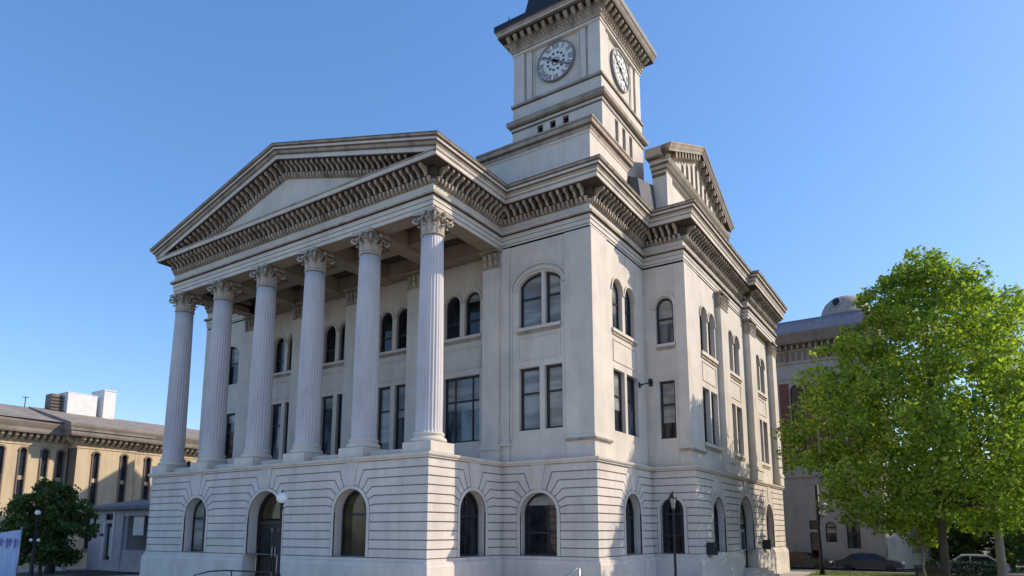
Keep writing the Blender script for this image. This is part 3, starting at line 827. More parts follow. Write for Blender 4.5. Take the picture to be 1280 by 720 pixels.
# lead roof of the tower (steep bell)
tr2 = MB()
def sq(h, z): return [(tcx - h, tcy - h, z), (tcx + h, tcy - h, z), (tcx + h, tcy + h, z), (tcx - h, tcy + h, z)]
rings = [(2.9, 31.9), (2.75, 32.3), (2.45, 32.7), (2.3, 33.3), (2.1, 34.5), (1.6, 36.2), (.9, 38), (.15, 39.5)]
v = [p for h, z in rings for p in sq(h, z)]
tr2.add(v, [(j * 4 + i, j * 4 + (i + 1) % 4, j * 4 + 4 + (i + 1) % 4, j * 4 + 4 + i) for j in range(len(rings) - 1) for i in range(4)] + [(28, 29, 30, 31)], M['lead'])
for sx in (-1, 1):
    for sy in (-1, 1): tr2.ball((tcx + sx * 3.0, tcy + sy * 3.0, 32.05), .22, M['lead'], 10); tr2.lathe([(.1, 0), (.16, .15), (.05, .3), (.02, .55)], (tcx + sx * 3.0, tcy + sy * 3.0, 32.2), M['lead'], 8)
tr2.build('roof', tower)
# clock faces : hands at ten and four, worn Roman numerals
def clock(f, uc, zc, r):
    o = MB(); circ = lambda rr, n=48: [(uc + rr * math.cos(2 * PI * i / n), zc + rr * math.sin(2 * PI * i / n)) for i in range(n)]
    CD, CW = M['clock_dark'], M['clock_white']
    o.slab(circ(r), f, -.02, .10, CW)
    o.ring(circ(r + .04), circ(r - .03), f, -.01, .16, CD)
    o.ring(circ(r * .22), circ(r * .17), f, .09, .115, CD)
    nums = ['XII', 'I', 'II', 'III', 'IIII', 'V', 'VI', 'VII', 'VIII', 'IX', 'X', 'XI']
    def bar(p, q, w, d=.118):
        p, q = Vector(p), Vector(q); t = (q - p).normalized() * 1; nrm = Vector((-t.y, t.x)) * w / 2
        o.slab([tuple(p - nrm), tuple(q - nrm), tuple(q + nrm), tuple(p + nrm)], f, .095, d, CD)
    for k, s_ in enumerate(nums):
        a = PI / 2 - k * PI / 6; er = Vector((math.cos(a), math.sin(a))); et = Vector((math.sin(a), -math.cos(a)))
        wd = {'I': .10, 'V': .17, 'X': .18}; tot = sum(wd[c] for c in s_) * r; x = -tot / 2
        C = Vector((uc, zc)); r0, r1 = r * .68, r * .93
        for c in s_:
            w = wd[c] * r; P = lambda q, rr: tuple(C + er * rr + et * (x + q * w))
            if c == 'I': bar(P(.5, r0), P(.5, r1), .055)
            elif c == 'V': bar(P(.1, r1), P(.5, r0), .06); bar(P(.9, r1), P(.5, r0), .035)
            else: bar(P(.1, r1), P(.9, r0), .06); bar(P(.9, r1), P(.1, r0), .035)
            x += w
        # pierced tracery of the inner dial
        rr = r * .43
        for q in (-.10, .10):
            cpt = C + er * rr + et * q * r
            o.slab([(cpt.x + .055 * math.cos(2 * PI * i / 8) * (1 + .5 * (k % 2)), cpt.y + .07 * math.sin(2 * PI * i / 8)) for i in range(8)], f, .095, .112, CD)
    ob = o.build('clock_face', tower)
    h = MB()
    for ang, ln, w in ((PI / 2 - R(304), .86, .10), (PI / 2 - R(121), 1.0, .085)):
        t = Vector((math.cos(ang), math.sin(ang))); nrm = Vector((-t.y, t.x)); C = Vector((uc, zc))
        lp = [C - t * .2 - nrm * w, C + t * ln * r * .97 - nrm * w * .35, C + t * ln * r * .97 + nrm * w * .35, C - t * .2 + nrm * w]
        h.slab([tuple(p) for p in lp], f, .12, .15, CD, True)
    h.build('clock_hands', tower)
clock(FY(ty0 + .2), tcx, 28.75, 1.17)
clock(FX(tx1 - .2), tcy, 28.75, 1.17)

# ---- right block: attic pediment and parapet
pr = MB(); px_ = 6.2; pa, pb = 12.75, 24.3; pmid = (pa + pb) / 2; z0_, zh, zap = 19.6, 22.75, 26.8
pr.box(5.45, px_, pa, pb, z0_, zh, ST)
pr.slab(rect(pa + .004, pa + .9, z0_, zh - .02), FX(px_), .002, .1, ST)
pr.slab(rect(pb - .9, pb - .004, z0_, zh - .02), FX(px_), .002, .1, ST)
LN = M['stone_line']; hp = [(-.05, 22.3), (.04, 22.33), (.06, 22.5), (.16, 22.58), (.18, 22.72), (.34, 22.8), (.36, 22.98), (.42, 23.05), (.46, 23.16), (-.4, 23.2)]
pr.sweep(hp, [(5.45, pa), (px_, pa), (px_, pb), (5.45, pb)], CR, False, [ST, LN, ST, LN, ST, LN, ST, CR, CR])
half2 = (pb - pa) / 2 + .7; s2 = (zap - 23.85) / half2; z2 = lambda y: zap - s2 * abs(y - pmid)
rp2 = [(.02, -.95), (.1, -.9), (.12, -.7), (.2, -.66), (.2, -.52), (.5, -.5), (.5, -.34), (.56, -.3), (.62, -.12), (.68, -.08), (.68, 0), (-.85, .02)]
rm2 = [OR, OR, OR, OR, DK, CR, ST, CR, ST, CR, CR]
for side in (-1, 1):
    k = len(rp2); v = []
    for end in (0, 1):
        for o_, dz in rp2:
            y = pmid if end == 0 else pmid + side * ((pb - pa) / 2 + max(o_, 0) + .02)
            v.append((px_ + o_, y, z2(y) + dz))
    for j in range(k - 1): pr.add([v[j], v[j + 1], v[k + j + 1], v[k + j]], [(0, 1, 2, 3)], rm2[j])
    pr.add([v[k + j] for j in range(k)], [tuple(range(k))], CR)
    # side return of the eave
    ye = pmid + side * ((pb - pa) / 2); ys = ye + side * .68
    pr.box(5.3, px_ + .02, min(ye, ys), max(ye, ys), 23.3, 23.82, CR)
    for i in range(9):
        y = pmid + side * (.45 + i * .56); zz = z2(y)
        pr.box(px_ + .15, px_ + .46, y - .1, y + .1, zz - .86, zz - .5, OR)
pr.poly([[(pa, 23.1), (pb, 23.1), (pb, 23.3), (pmid, zap - .8), (pa, 23.3)]], lambda u, z: (px_ + .03, u, z), ST)
for i in range(7):
    y = pmid + (i - 3) * .9; zt_ = z2(y) - 1.05
    if zt_ > 23.6: pr.slab(arch(y, .2, 23.25, zt_ - .25, .2, 6), FX(px_ + .03), .003, .02, DK)
pr.poly([[(pa - .6, 23.85), (pb + .6, 23.85), (pmid, zap)]], lambda u, z: (5.35, u, z), ST)
pr.build('side_pediment', ch)
shadow_gable = MB(); shadow_gable.slab([(18.5, 19.7), (33, 19.7), (26.2, 25.2)], FL(XL + 1.6), -1.2, 0, ST, True)  # unseen gable added on the left wing, shaped for the shadow it casts
for (ya, za), (yb, zb_) in (((17.8, 19.4), (26.2, 25.5)), ((26.2, 25.5), (33.4, 19.6))): shadow_gable.hexa([(XL + 1.3, ya, za - .3), (XL + 3.2, ya, za - .3), (XL + 3.2, ya, za), (XL + 1.3, ya, za)], [(XL + 1.3, yb, zb_ - .3), (XL + 3.2, yb, zb_ - .3), (XL + 3.2, yb, zb_), (XL + 1.3, yb, zb_)], CR)
shadow_gable.build('side_pediment', ch)
pp = MB()
pp.box(6.6, XR + .15, 24.3, 25.6, 19.6, 20.4, ST); pp.box(6.9, XR + .25, 17.2, 25.4, 19.66, 20.35, CR); pp.box(6.85, XR + .33, 17.1, 25.5, 20.35, 20.55, M['roof'])
pp.build('parapet', ch)

exec_marks = []
# ------------------------------------------------------------------ small things fixed to the courthouse
def camera_unit(loc):
    t = thing('security_camera', 'dark camera bracket on the wall beside the shaded corner window', 'camera', loc)
    o = MB(); o.tube([(-.02, 0, 0), (.5, 0, .05)], .035, M['iron']); o.box(-.03, .0, -.12, .12, -.15, .15, M['iron']); o.build('bracket', t)
    o = MB(); o.lathe([(.06, -.3), (.12, -.28), (.12, .28), (.09, .32)], (0, 0, 0), M['iron'], 12); b_ = o.build('housing', t)
    b_.location = (.62, 0, .05); b_.rotation_euler = (R(78), 0, R(20))
    o = MB(); o.tube([(.0, 0, -.1), (.25, 0, .02)], .02, M['iron']); o.build('brace', t)
camera_unit((WT - e + .02, 11.4, 10.1))
def utility_box(loc, label):
    t = thing('utility_box', label, 'utility box', loc, 0, 'utility boxes on the side wall')
    o = MB(); o.box(0, .36, -.3, .3, 0, .6, M['bin']); o.build('case', t)
    o = MB(); o.box(-.0, .4, -.33, .33, .601, .64, M['iron']); o.build('lid', t)
    o = MB(); o.box(.361, .375, -.22, .22, .08, .5, M['iron']); o.build('door', t)
utility_box((XR - .01, 13.7, 1.2), 'dark box on the side wall ledge left of the nearer arched window')
utility_box((XR - .01, 26.0, 1.2), 'dark box on the side wall ledge left of the far arched window')

# ------------------------------------------------------------------ ground, roads
def sheet(name, x0, x1, y0, y1, z, m, n=1):
    z += GZ
    o = MB(); o.add([(x0, y0, z), (x1, y0, z), (x1, y1, z), (x0, y1, z)], [(0, 1, 2, 3)], m); return struct(o.build(name, None, False))
sheet('ground', -3000, 3000, -3000, 3000, -.12, M['terrain'])
sheet('plaza', -30, 60, -40, 30, .0, M['paving'])
sheet('lawn', 9.2, 70, 13, 35.4, .004, M['lawn'])
sheet('lawn', -9, 9.2, 33.6, 35.4, .0035, M['lawn'])
sheet('road', -28, 90, 36.0, 40.6, -.10, M['asphalt'])
sheet('road', -40.0, -30.3, -200, 200, -.096, M['asphalt'])
k = MB(); k.box(-28, 70, 35.4, 36.0, GZ - .3, GZ + .03, M['kerb']); k.box(-30.3, -30, -40, 30, GZ - .3, GZ + .02, M['kerb']); k.box(-40.3, -40.0, -60, 60, GZ - .3, GZ + .02, M['kerb']); struct(k.build('kerb'))
sheet('pavement', -46.5, -40.3, -60, 60, .0, M['paving'])
pth = MB()
for i in range(10): pth.box(-35.2, -35.05, -30 + i * 6, -27.5 + i * 6, GZ - .1, GZ - .089, M['paint'])
struct(pth.build('road_marking'))
sheet('path', 7.5, 9.4, 12, 33.6, .0075, M['paving'])

# ------------------------------------------------------------------ trees
def leaves(name, centers, rad, per, size, mat, parent, flat=.8, up=.35):
    n = len(centers); tot = n * per
    c = np.repeat(np.asarray(centers), per, 0); rr = np.repeat(np.asarray(rad), per)
    d = rng.normal(size=(tot, 3)); d /= np.linalg.norm(d, axis=1)[:, None]
    p = c + d * (rr * rng.random(tot) ** .45)[:, None] * np.array([1, 1, flat])
    nrm = rng.normal(size=(tot, 3)) + d * .5; nrm[:, 2] += up; nrm /= np.linalg.norm(nrm, axis=1)[:, None]
    a = np.cross(nrm, rng.normal(size=(tot, 3))); a /= np.linalg.norm(a, axis=1)[:, None]
    b_ = np.cross(nrm, a)
    s_ = size * (.65 + .7 * rng.random(tot))[:, None]
    v = np.stack([p - a * s_ * .6, p - b_ * s_ * .42 + nrm * s_ * .12, p + a * s_ * .7, p + b_ * s_ * .42 + nrm * s_ * .12], 1).reshape(-1, 3)
    f = np.arange(tot * 4).reshape(-1, 4)
    me = bpy.data.meshes.new(name)
    me.vertices.add(tot * 4); me.vertices.foreach_set('co', v.ravel())
    me.loops.add(tot * 4); me.loops.foreach_set('vertex_index', f.ravel().astype(np.int32))
    me.polygons.add(tot); me.polygons.foreach_set('loop_start', (np.arange(tot) * 4).astype(np.int32)); me.polygons.foreach_set('loop_total', np.full(tot, 4, np.int32))
    me.materials.append(mat); me.update(calc_edges=True)
    o = bpy.data.objects.new(name, me); COL.objects.link(o); o.parent = parent
    return o

def tree(name, label, loc, height, crown_z0, radius, trunk_r, mat, bark, ncl, per, size, shape, lean=(0, 0), clr=.75, group=None, seed=1):
    rnd = random.Random(seed)
    t = thing(name, label, 'tree', loc, 0, group)
    o = MB()
    top = Vector((lean[0], lean[1], height * .86))
    tp = [Vector((0, 0, 0)), Vector((.03, 0, .3)), Vector((lean[0] * .12, lean[1] * .1, height * .18)), Vector((lean[0] * .3 + .1, lean[1] * .3, height * .4)), Vector((lean[0] * .6 - .1, lean[1] * .6, height * .62)), top]
    o.tube(tp, [trunk_r * 1.35, trunk_r, trunk_r * .85, trunk_r * .62, trunk_r * .38, trunk_r * .08], bark, 12)
    cen = []; rad = []
    tries = 0
    while len(cen) < ncl and tries < ncl * 60:
        tries += 1
        h = rnd.random(); a = rnd.random() * 2 * PI
        rmax = radius * shape(h) * (1 + .14 * math.sin(3 * a + seed) + .1 * math.sin(5 * a + 7 * h * 3 + seed))
        if rnd.random() > (shape(h) + .1): continue
        q = rnd.random() ** .36
        z = crown_z0 + h * (height - crown_z0)
        p = Vector((math.cos(a) * rmax * q + lean[0] * h, math.sin(a) * rmax * q + lean[1] * h, z))
        cen.append(tuple(p)); rad.append(clr * (.6 + .8 * rnd.random()))
    # limbs toward some clumps
    for p in rnd.sample(cen, min(len(cen), 46)):
        p = Vector(p); hz = max(height * .23, p.z - (p.xy.length * .75 + .6)); hz = min(hz, height * .7)
        k = hz / (height * .86); s0 = Vector((lean[0] * k, lean[1] * k, hz)); mid = s0.lerp(p, .5) + Vector((0, 0, -.12 * (p - s0).length * .6))
        r0 = trunk_r * .34 * (1 - .6 * k)
        o.tube([s0, mid, p], [r0, r0 * .55, r0 * .12], bark, 6)
    o.build('trunk', t)
    leaves('crown', cen, rad, per, size, mat, t)
    return t
def oval(h): return max(0.05, math.sin(PI * min(1, .10 + .86 * h ** .72)) ** .62) if h < .97 else .12
def crown_main(h):
    # widest a third of the way up, ragged narrower top
    return [.50, .76, .94, 1.0, .97, .88, .78, .62, .45, .28, .10][min(10, int(h * 10))] * (1 - (h * 10 % 1)) + [.50, .76, .94, 1.0, .97, .88, .78, .62, .45, .28, .10][min(10, int(h * 10) + 1)] * (h * 10 % 1)
tree('maple_tree', 'large bright green leafy tree with grey trunk standing on the lawn at right', (17.6, 21.4, GZ), 18.6, 3.2, 7.15, .23, M['leaf'], M['bark'], 1250, 52, .185, crown_main, (.35, .3), .68, None, 3)
tree('lawn_tree', 'second tall green tree with pale bark, behind and right of the largest tree', (20.4, 30.0, GZ), 18.9, 4.8, 5.6, .26, M['leaf'], M['bark_pale'], 330, 40, .23, oval, (.4, .3), .8, None, 9)
tree('street_tree', 'small dark green tree in shade in front of the tan building at left', (-32.3, -.8, GZ), 6.2, 1.0, 2.6, .11, M['leaf_dark'], M['bark'], 170, 80, .19, oval, (0, 0), .5, None, 5)
tree('sapling', 'thin young tree with a pale slender stem beside the brown bench', (16.5, 25.6, GZ), 4.8, 2.2, 1.3, .07, M['leaf'], M['bark_pale'], 30, 60, .15, oval, (-.2, 0), .4, None, 6)
tree('background_tree', 'very dark bushy tree in deep shade at the right edge', (25.6, 37.2, GZ), 9.5, .3, 4.2, .25, M['leaf_dark'], M['bark'], 170, 80, .26, oval, (0, 0), .9, None, 12)
tree('background_tree', 'low dark bushy tree between the grey building and the white car', (19.6, 46.0, GZ), 7.0, .3, 4.0, .2, M['leaf_dark'], M['bark'], 130, 80, .28, oval, (0, 0), .9, None, 17)
tree('background_tree', 'dark bushy tree directly behind the white car', (24.5, 50.5, GZ), 10.5, .6, 5.0, .25, M['leaf_dark'], M['bark'], 150, 80, .3, oval, (0, 0), 1.0, None, 15)
# low hedge
t = thing('hedge', 'low clipped green hedge in front of the white car', 'hedge', (18.6, 34.4, GZ))
cc = [(x, y, z) for x in np.arange(-2.2, 2.3, .35) for y in (-.25, .25) for z in (.25, .6, .85)]
leaves('foliage', cc, [.34] * len(cc), 45, .09, M['hedge'], t)
for x in np.arange(-2.0, 2.1, .5): o = MB(); o.tube([(x, 0, 0), (x + .05, 0, .6)], .02, M['bark'], 5); o.build('stem', t)
# grass on the lawn edge
gv = rng.random((5200, 2)) * np.array([17, 5.2]) + np.array([9.3, 30.1])
tot = len(gv); hgt = .05 + .06 * rng.random(tot); ang = rng.random(tot) * 2 * PI
dx = np.stack([np.cos(ang), np.sin(ang)], 1) * .02
V = np.zeros((tot, 3, 3)); V[:, 0, :2] = gv - dx; V[:, 1, :2] = gv + dx; V[:, 2, :2] = gv + rng.normal(size=(tot, 2)) * .03; V[:, :2, 2] = GZ + .004; V[:, 2, 2] = GZ + hgt
me = bpy.data.meshes.new('grass'); me.from_pydata(V.reshape(-1, 3).tolist(), [], np.arange(tot * 3).reshape(-1, 3).tolist()); me.materials.append(M['grass_blade'])
go = bpy.data.objects.new('grass', me); COL.objects.link(go); go['kind'] = 'stuff'; tag(go, 'short sunlit grass growing on the lawn by the road', 'grass')

# ------------------------------------------------------------------ lamps
def globe_lamp(name, label, loc, h, r, arms=False):
    t = thing(name, label, 'street lamp', loc)
    o = MB(); I = M['iron']
    o.lathe([(.19, GZ), (.2, GZ + .12), (.13, GZ + .2), (.11, .55), (.075, .65), (.06, h * .5), (.05, h - .3), (.085, h - .24), (.05, h - .15), (.1, h - .04), (.12, h)], (0, 0, 0), I, 16); o.build('post', t)
    g = MB(); g.ball((0, 0, h + r * .93), r, M['globe'], 20); g.build('globe', t)
    c = MB(); c.lathe([(.03, 0), (.05, .03), (.02, .08), (.005, .14)], (0, 0, h + r * 1.9), I, 8); c.build('finial', t)
    if arms:
        for s_ in (-1, 1):
            a = MB(); a.tube([(0, 0, h * .5), (s_ * .2, .05 * s_, h * .5 - .02), (s_ * .3, .08 * s_, h * .5 + .08)], .025, I); a.build('arm', t)
            g = MB(); g.ball((s_ * .3, .08 * s_, h * .5 + .17), .1, M['globe'], 12); g.build('globe', t)
    return t
globe_lamp('street_lamp', 'black lamp post with one white globe before the arched front door', (-6.75, -2.0, 0), 3.65, .25)
globe_lamp('street_lamp', 'black lamp post with small white globes before the dark tree at left', (-29.38, -2.46, 0), 3.4, .16, True)
# lantern post before the narrow arched window
t = thing('street_lamp', 'slim black lantern post before the narrow arched window at the inner corner', 'street lamp', (7.86, 7.4, 0))
o = MB(); o.lathe([(.16, GZ), (.16, GZ + .15), (.1, GZ + .25), (.06, .6), (.045, 3.3), (.08, 3.36), (.04, 3.42)], (0, 0, 0), M['iron'], 12); o.build('post', t)
o = MB(); o.lathe([(.09, 3.42), (.15, 3.85), (.15, 3.86)], (0, 0, 0), M['pane_blind'], 6, False); o.build('lantern_glass', t)
o = MB(); o.lathe([(.2, 3.86), (.21, 3.9), (.1, 4.04), (.03, 4.1), (.03, 4.2)], (0, 0, 0), M['iron'], 6, False)
for i in range(6):
    a = 2 * PI * i / 6; o.tube([(.09 * math.cos(a), .09 * math.sin(a), 3.42), (.155 * math.cos(a), .155 * math.sin(a), 3.87)], .012, M['iron'], 4)
o.build('lantern_cap', t)
# tall dark pole with two lamps by the rear building
t = thing('street_lamp', 'tall dark pole with two small white lamp heads before the grey building', 'street lamp', (10.2, 30.5, 0))
o = MB(); o.tube([(0, 0, GZ), (0, 0, .4), (0, 0, 5.65)], [.17, .14, .12], M['iron'], 10); o.box(-.2, .2, -.2, .2, GZ, GZ + .1, M['iron']); o.build('post', t)
for z in (3.55, 4.1):
    o = MB(); o.tube([(.08, 0, z - .1), (.35, .05, z - .12), (.42, .06, z)], .03, M['iron'], 6); o.build('arm', t)
    o = MB(); o.ball((.43, .07, z + .12), .17, M['globe'], 12); o.build('globe', t)

# handrails
t = thing('handrail', 'dark curved metal handrail at the steps by the front door', 'handrail', (-6.0, -5.1, 0))
for s_ in (0, .9):
    o = MB(); o.tube([(-1.0 - s_ * .6, -.65 + s_ * .0, GZ), (-1.0 - s_ * .6, -.65, .72), (-.55 - s_ * .6, -.32, .86), (.0 - s_ * .3, 0.02, .90), (.75, .52, .86), (1.5, 1.0, .82), (1.5, 1.0, GZ)], .03, M['iron'], 8) if s_ == 0 else None
    if s_ == 0: o.build('rail', t)
o = MB(); o.tube([(.2, .15, GZ), (.2, .15, .88)], .025, M['iron'], 8); o.build('post', t)
t = thing('handrail', 'short sloping steel handrail below the arched window of the corner block', 'handrail', (8.0, -1.95, 0))
o = MB(); o.tube([(.03, 0, GZ), (.03, .0, 1.26), (-.02, -.02, 1.29), (-.5, -.28, .86), (-.9, -.5, .5), (-.9, -.5, GZ)], .028, M['steel'], 8); o.build('rail', t)
o = MB(); o.tube([(-.45, -.25, GZ), (-.45, -.25, .9)], .022, M['iron'], 8); o.build('post', t)

# ------------------------------------------------------------------ tan building at left
tb = thing('office_building', 'tan stone building with brown bracketed cornice and narrow arched windows at left', 'building', (-46, 0, 0))
T, TD, TR = M['tan'], M['tan_dark'], M['tan_roof']
wl = MB(); ox = 46
segs = [(-46.0, -14, 6.0), (-44.6, 6.1, 11.1), (-45.0, 11.1, 34)]
wins = []
for x, y0, y1 in segs:
    f = (lambda xx: (lambda u, z, d: (xx + ox + d, u, z)))(x); hs = []
    ycs = {-46.0: [-12, -10.4, -8.8, -7.2, -5.6, -4, -2.3, -.6, 1.05, 2.65, 4.25, 5.45], -44.6: [7.7, 10.1], -45.0: [12.5, 14.4, 16.5, 19, 21.5, 24, 26.5, 29, 31.5]}[x]
    for yc in ycs:
        for z0, zs, hw in ((4.7, 9.0, .23), (.9, 3.4, .3)):
            lp = arch(yc, hw, z0, zs, hw, 8); hs.append(lp); wins.append((f, lp, yc, hw, z0, zs))
    wall(wl, f, rect(y0, y1, GZ, 11.0), hs, T, .3, TD)
wl.box(.0, 1.4, 6.1, 6.12, GZ, 11, TD); wl.box(1.0, 1.4, 11.08, 11.1, GZ, 11, TD)  # pavilion return faces in the dark stone, their shade put into the colour
wl.box(-12, 0, -14, -13.98, GZ, 11, T); wl.box(-12, 1.0, 33.98, 34, GZ, 11, T)
wl.box(-12.02, -12, -14, 34, GZ, 11, T)
wl.build('wall', tb)
for f, lp, yc, hw, z0, zs in wins:
    hm = MB(); n = 8
    a = [(yc + hw * math.cos(PI * i / n), zs + hw * math.sin(PI * i / n)) for i in range(n + 1)]; b_ = [(yc + (hw + .14) * math.cos(PI * i / n), zs + (hw + .14) * math.sin(PI * i / n)) for i in range(n + 1)]
    k = len(a); hm.add([f(*p, .12) for p in a] + [f(*p, .12) for p in b_], [(i, i + 1, k + i + 1, k + i) for i in range(k - 1)], TD)
    hm.strip(a + b_[::-1], lambda u, z: f(u, z, .0), lambda u, z: f(u, z, .12), TD)
    hm.slab(rect(yc - hw - .15, yc + hw + .15, z0 - .18, z0), f, .002, .16, TD)
    if z0 > 4: 
        hm.slab(rect(yc - hw, yc + hw, 6.6, 6.95), f, -.2, -.1, T)
        for s_ in (-1, 1): hm.slab(rect(yc + s_ * (hw + .05) - .05, yc + s_ * (hw + .05) + .05, z0, zs), f, .002, .09, TD)
    hm.build('window_surround', tb)
for f, lp, yc, hw, z0, zs in wins:
    if -4 < yc < 22: window(f, lp, -.22, tb, 'pane_blue', .05, tuple(z0 + .75 * k for k in range(1, 6) if z0 + .75 * k < zs + .1), (yc,))
cn = MB(); tpth = [(0, -14), (0, 6.1), (1.4, 6.1), (1.4, 11.1), (1.0, 11.1), (1.0, 34)]
tprof = [(-.2, 9.5), (.06, 9.52), (.06, 9.75), (.12, 9.8), (.12, 10.3), (.2, 10.35), (.2, 10.4), (.95, 10.45), (1.0, 10.6), (1.0, 10.85), (1.1, 11.05), (1.2, 11.3), (1.2, 11.5), (-1, 11.62)]
cn.sweep(tprof, tpth, TD, False, [T, T, T, T, T, TD, TD, TR, TR, TR, TR, TR, TR])
for a, b_ in zip(tpth, tpth[1:]):
    d = Vector(b_) - Vector(a); Ld = d.length; d.normalize(); nn = Vector((d.y, -d.x)); n = max(2, int(Ld / .5))
    for i in range(n):
        c = Vector(a) + d * (Ld * (i + .5) / n)
        v = [(c.x + nn.x * o_ + d.x * q * .12, c.y + nn.y * o_ + d.y * q * .12, z) for q in (-1, 1) for o_, z in ((.1, 9.85), (.3, 9.9), (.7, 10.2), (.75, 10.44), (.1, 10.44))]
        cn.add(v, [(4, 3, 2, 1, 0), (5, 6, 7, 8, 9)] + [(j, (j + 1) % 5, 5 + (j + 1) % 5, 5 + j) for j in range(5)], T)
cn.build('cornice', tb)
rf = MB(); rf.add([(1.0, -14.5, 11.55), (2.0, 34, 11.55), (-6.5, 34, 13.7), (-6.5, -14.5, 13.7), (-14, -14.5, 11.5), (-14, 34, 11.5)], [(0, 1, 2, 3), (3, 2, 5, 4)], TR)
rf.hexa([(2.5, 5.0, 10.9), (2.5, 12.2, 10.9), (-6.0, 12.0, 11.0), (-6.0, 4.9, 11.0)], [(2.5, 5.0, 11.52), (2.5, 12.2, 11.52), (-6.0, 12.0, 13.7), (-6.0, 4.9, 13.7)], TR)
ro = rf.build('roof', tb)
u = MB(); u.box(-6.6, -4.6, 7.5, 10.1, 13.0, 15.3, M['white']); u.box(-6.62, -4.58, 7.45, 10.15, 15.3, 15.38, M['white']); u.build('rooftop_unit', tb)
u = MB(); u.box(-6.9, -4.4, 10.6, 11.7, 12.9, 16.0, M['white']); u.box(-6.95, -4.35, 10.55, 11.75, 16.0, 16.12, M['white']); u.build('chimney', tb)
u = MB(); u.box(-6.5, -5.2, 6.4, 7.3, 13.2, 15.1, M['tan_dark'])
for i in range(5): u.box(-5.2, -5.15, 6.45, 7.25, 13.5 + i * .3, 13.62 + i * .3, M['iron'])
u.build('air_conditioner', tb)
u = MB(); u.tube([(-6, 4.6, 13.3), (-6, 4.6, 14.6)], .04, M['iron'], 6); u.tube([(-6, 4.3, 14.5), (-6, 4.9, 14.5)], .03, M['iron'], 6); u.build('vent_pipe', tb)

# ------------------------------------------------------------------ small white porch building
wh = thing('porch_building', 'small white building with flat grey roof, narrow door and open porch in shade', 'building', (-40.0, 5.6, 0))
o = MB(); Wd = M['white_dull']
hl = [rect(2.6, 3.6, .2, 3.0), rect(2.4, 3.5, 3.25, 3.75), rect(.5, .95, 3.0, 3.8)]
wall(o, FY(0), rect(0, 5.0, GZ, 4.0), hl, Wd, .2)
o.add([(0, 0, GZ), (0, 5, GZ), (0, 5, 4), (0, 0, 4)], [(0, 1, 2, 3)], Wd); o.add([(5, 0, GZ), (5, 5, GZ), (5, 5, 4), (5, 0, 4)], [(0, 1, 2, 3)], Wd)
o.box(4.99, 9.6, 3.2, 3.3, GZ, 4.0, M['rear_dark']); o.box(5.0, 9.7, 0.05, 3.2, GZ, .16, Wd); o.box(5.0, 9.7, .1, .22, .16, 1.0, Wd); o.slab(rect(2.3, 2.52, .2, 3.1), FY(0), .002, .1, M['white']); o.slab(rect(3.68, 3.9, .2, 3.9), FY(0), .002, .1, M['white'])
o.build('wall', wh)
d_ = MB(); d_.slab(rect(2.6, 3.6, .2, 3.0), FY(0), -.2, -.15, M['frame']); d_.slab(rect(2.95, 3.25, .5, 2.7), FY(0), -.15, -.12, M['white_dull']); dd = d_.build('door', wh)
h = MB(); h.box(3.42, 3.48, .06, .12, 1.3, 1.5, M['steel']); h.build('handle', dd)
for lp in hl[1:]: window(FY(0), lp, -.18, wh, 'pane', .06, (), ((lp[0][0] + lp[1][0]) / 2,))
o = MB()
for x in (5.3, 9.3): o.lathe([(.16, 0), (.12, .1), (.11, 3.4), (.17, 3.5), (.17, 3.6)], (x, .2, .16), Wd, 12)
o.box(5.0, 9.6, .05, .35, 3.55, 4.0, Wd); o.build('porch_post', wh)
o = MB(); o.sweep([(0, 3.98), (.5, 4.0), (.55, 4.1), (.55, 4.3), (-2.3, 4.9)], [(0, 5), (0, 0), (9.7, 0), (9.7, 5)], M['greyroof'], True); o.box(2.2, 7.5, 2.2, 2.9, 4.86, 4.92, M['greyroof']); o.build('roof', wh)
o = MB(); o.box(6.0, 7.4, .3, .36, 2.1, 3.5, M['globe']); o.build('bright_panel', wh)  # white panel in the porch, its brightness put into the colour
for u_ in (5.6, 7.9): window(FY(3.2), rect(u_, u_ + 1.0, 1.0, 2.6), .0, wh, 'pane', .08, (1.8,))
o = MB(); o.box(-4, -.1, -1.2, -.9, GZ, 1.7, Wd); o.box(-4.05, -.05, -1.25, -.85, 1.7, 1.82, Wd); tag(o.build('garden_wall'), 'low pale wall left of the small white building', 'wall').location = (-38.8, 4.6, 0)
for x, y, lab in ((-36.6, 1.6, 'dark round litter bin before the small white building'),):
    t = thing('litter_bin', lab, 'bin', (x, y, GZ))
    o = MB(); o.lathe([(.28, 0), (.33, .1), (.36, .95)], (0, 0, 0), M['bin'], 18); o.build('body', t)
    o = MB(); o.lathe([(.39, .951), (.39, 1.02), (.25, 1.16), (.02, 1.2)], (0, 0, 0), M['iron'], 18); o.build('lid', t)

# banner at far left
t = thing('banner', 'tall pale blue banner with dark blue marks on a pole at the left edge', 'banner', (-23.3, -5.6, 0), R(20))
o = MB(); lp = [(-1.6, .25), (0, .25), (0, 2.55), (-.4, 2.5), (-1.6, 2.35)]
nx = 12
v = []; 
for i in range(nx + 1):
    u_ = -1.6 + 1.6 * i / nx; dy = .05 * math.sin(i * 1.3)
    v += [(u_, dy, -.3), (u_, dy, 2.3 + .2 * i / nx)]
o.add(v, [(2 * i, 2 * i + 2, 2 * i + 3, 2 * i + 1) for i in range(nx)], M['banner'], True); o.build('cloth', t)
o = MB()
for i in range(5):
    x = -1.4 + i * .28; dy = .05 * math.sin((x + 1.6) / 1.6 * nx * 1.3)
    o.box(x, x + .09, dy - .075, dy - .07, 1.55 + .08 * (i % 2), 2.05, M['banner_ink']); o.box(x, x + .2, dy - .078, dy - .073, 1.85, 1.93, M['banner_ink'])
o.build('print', t)
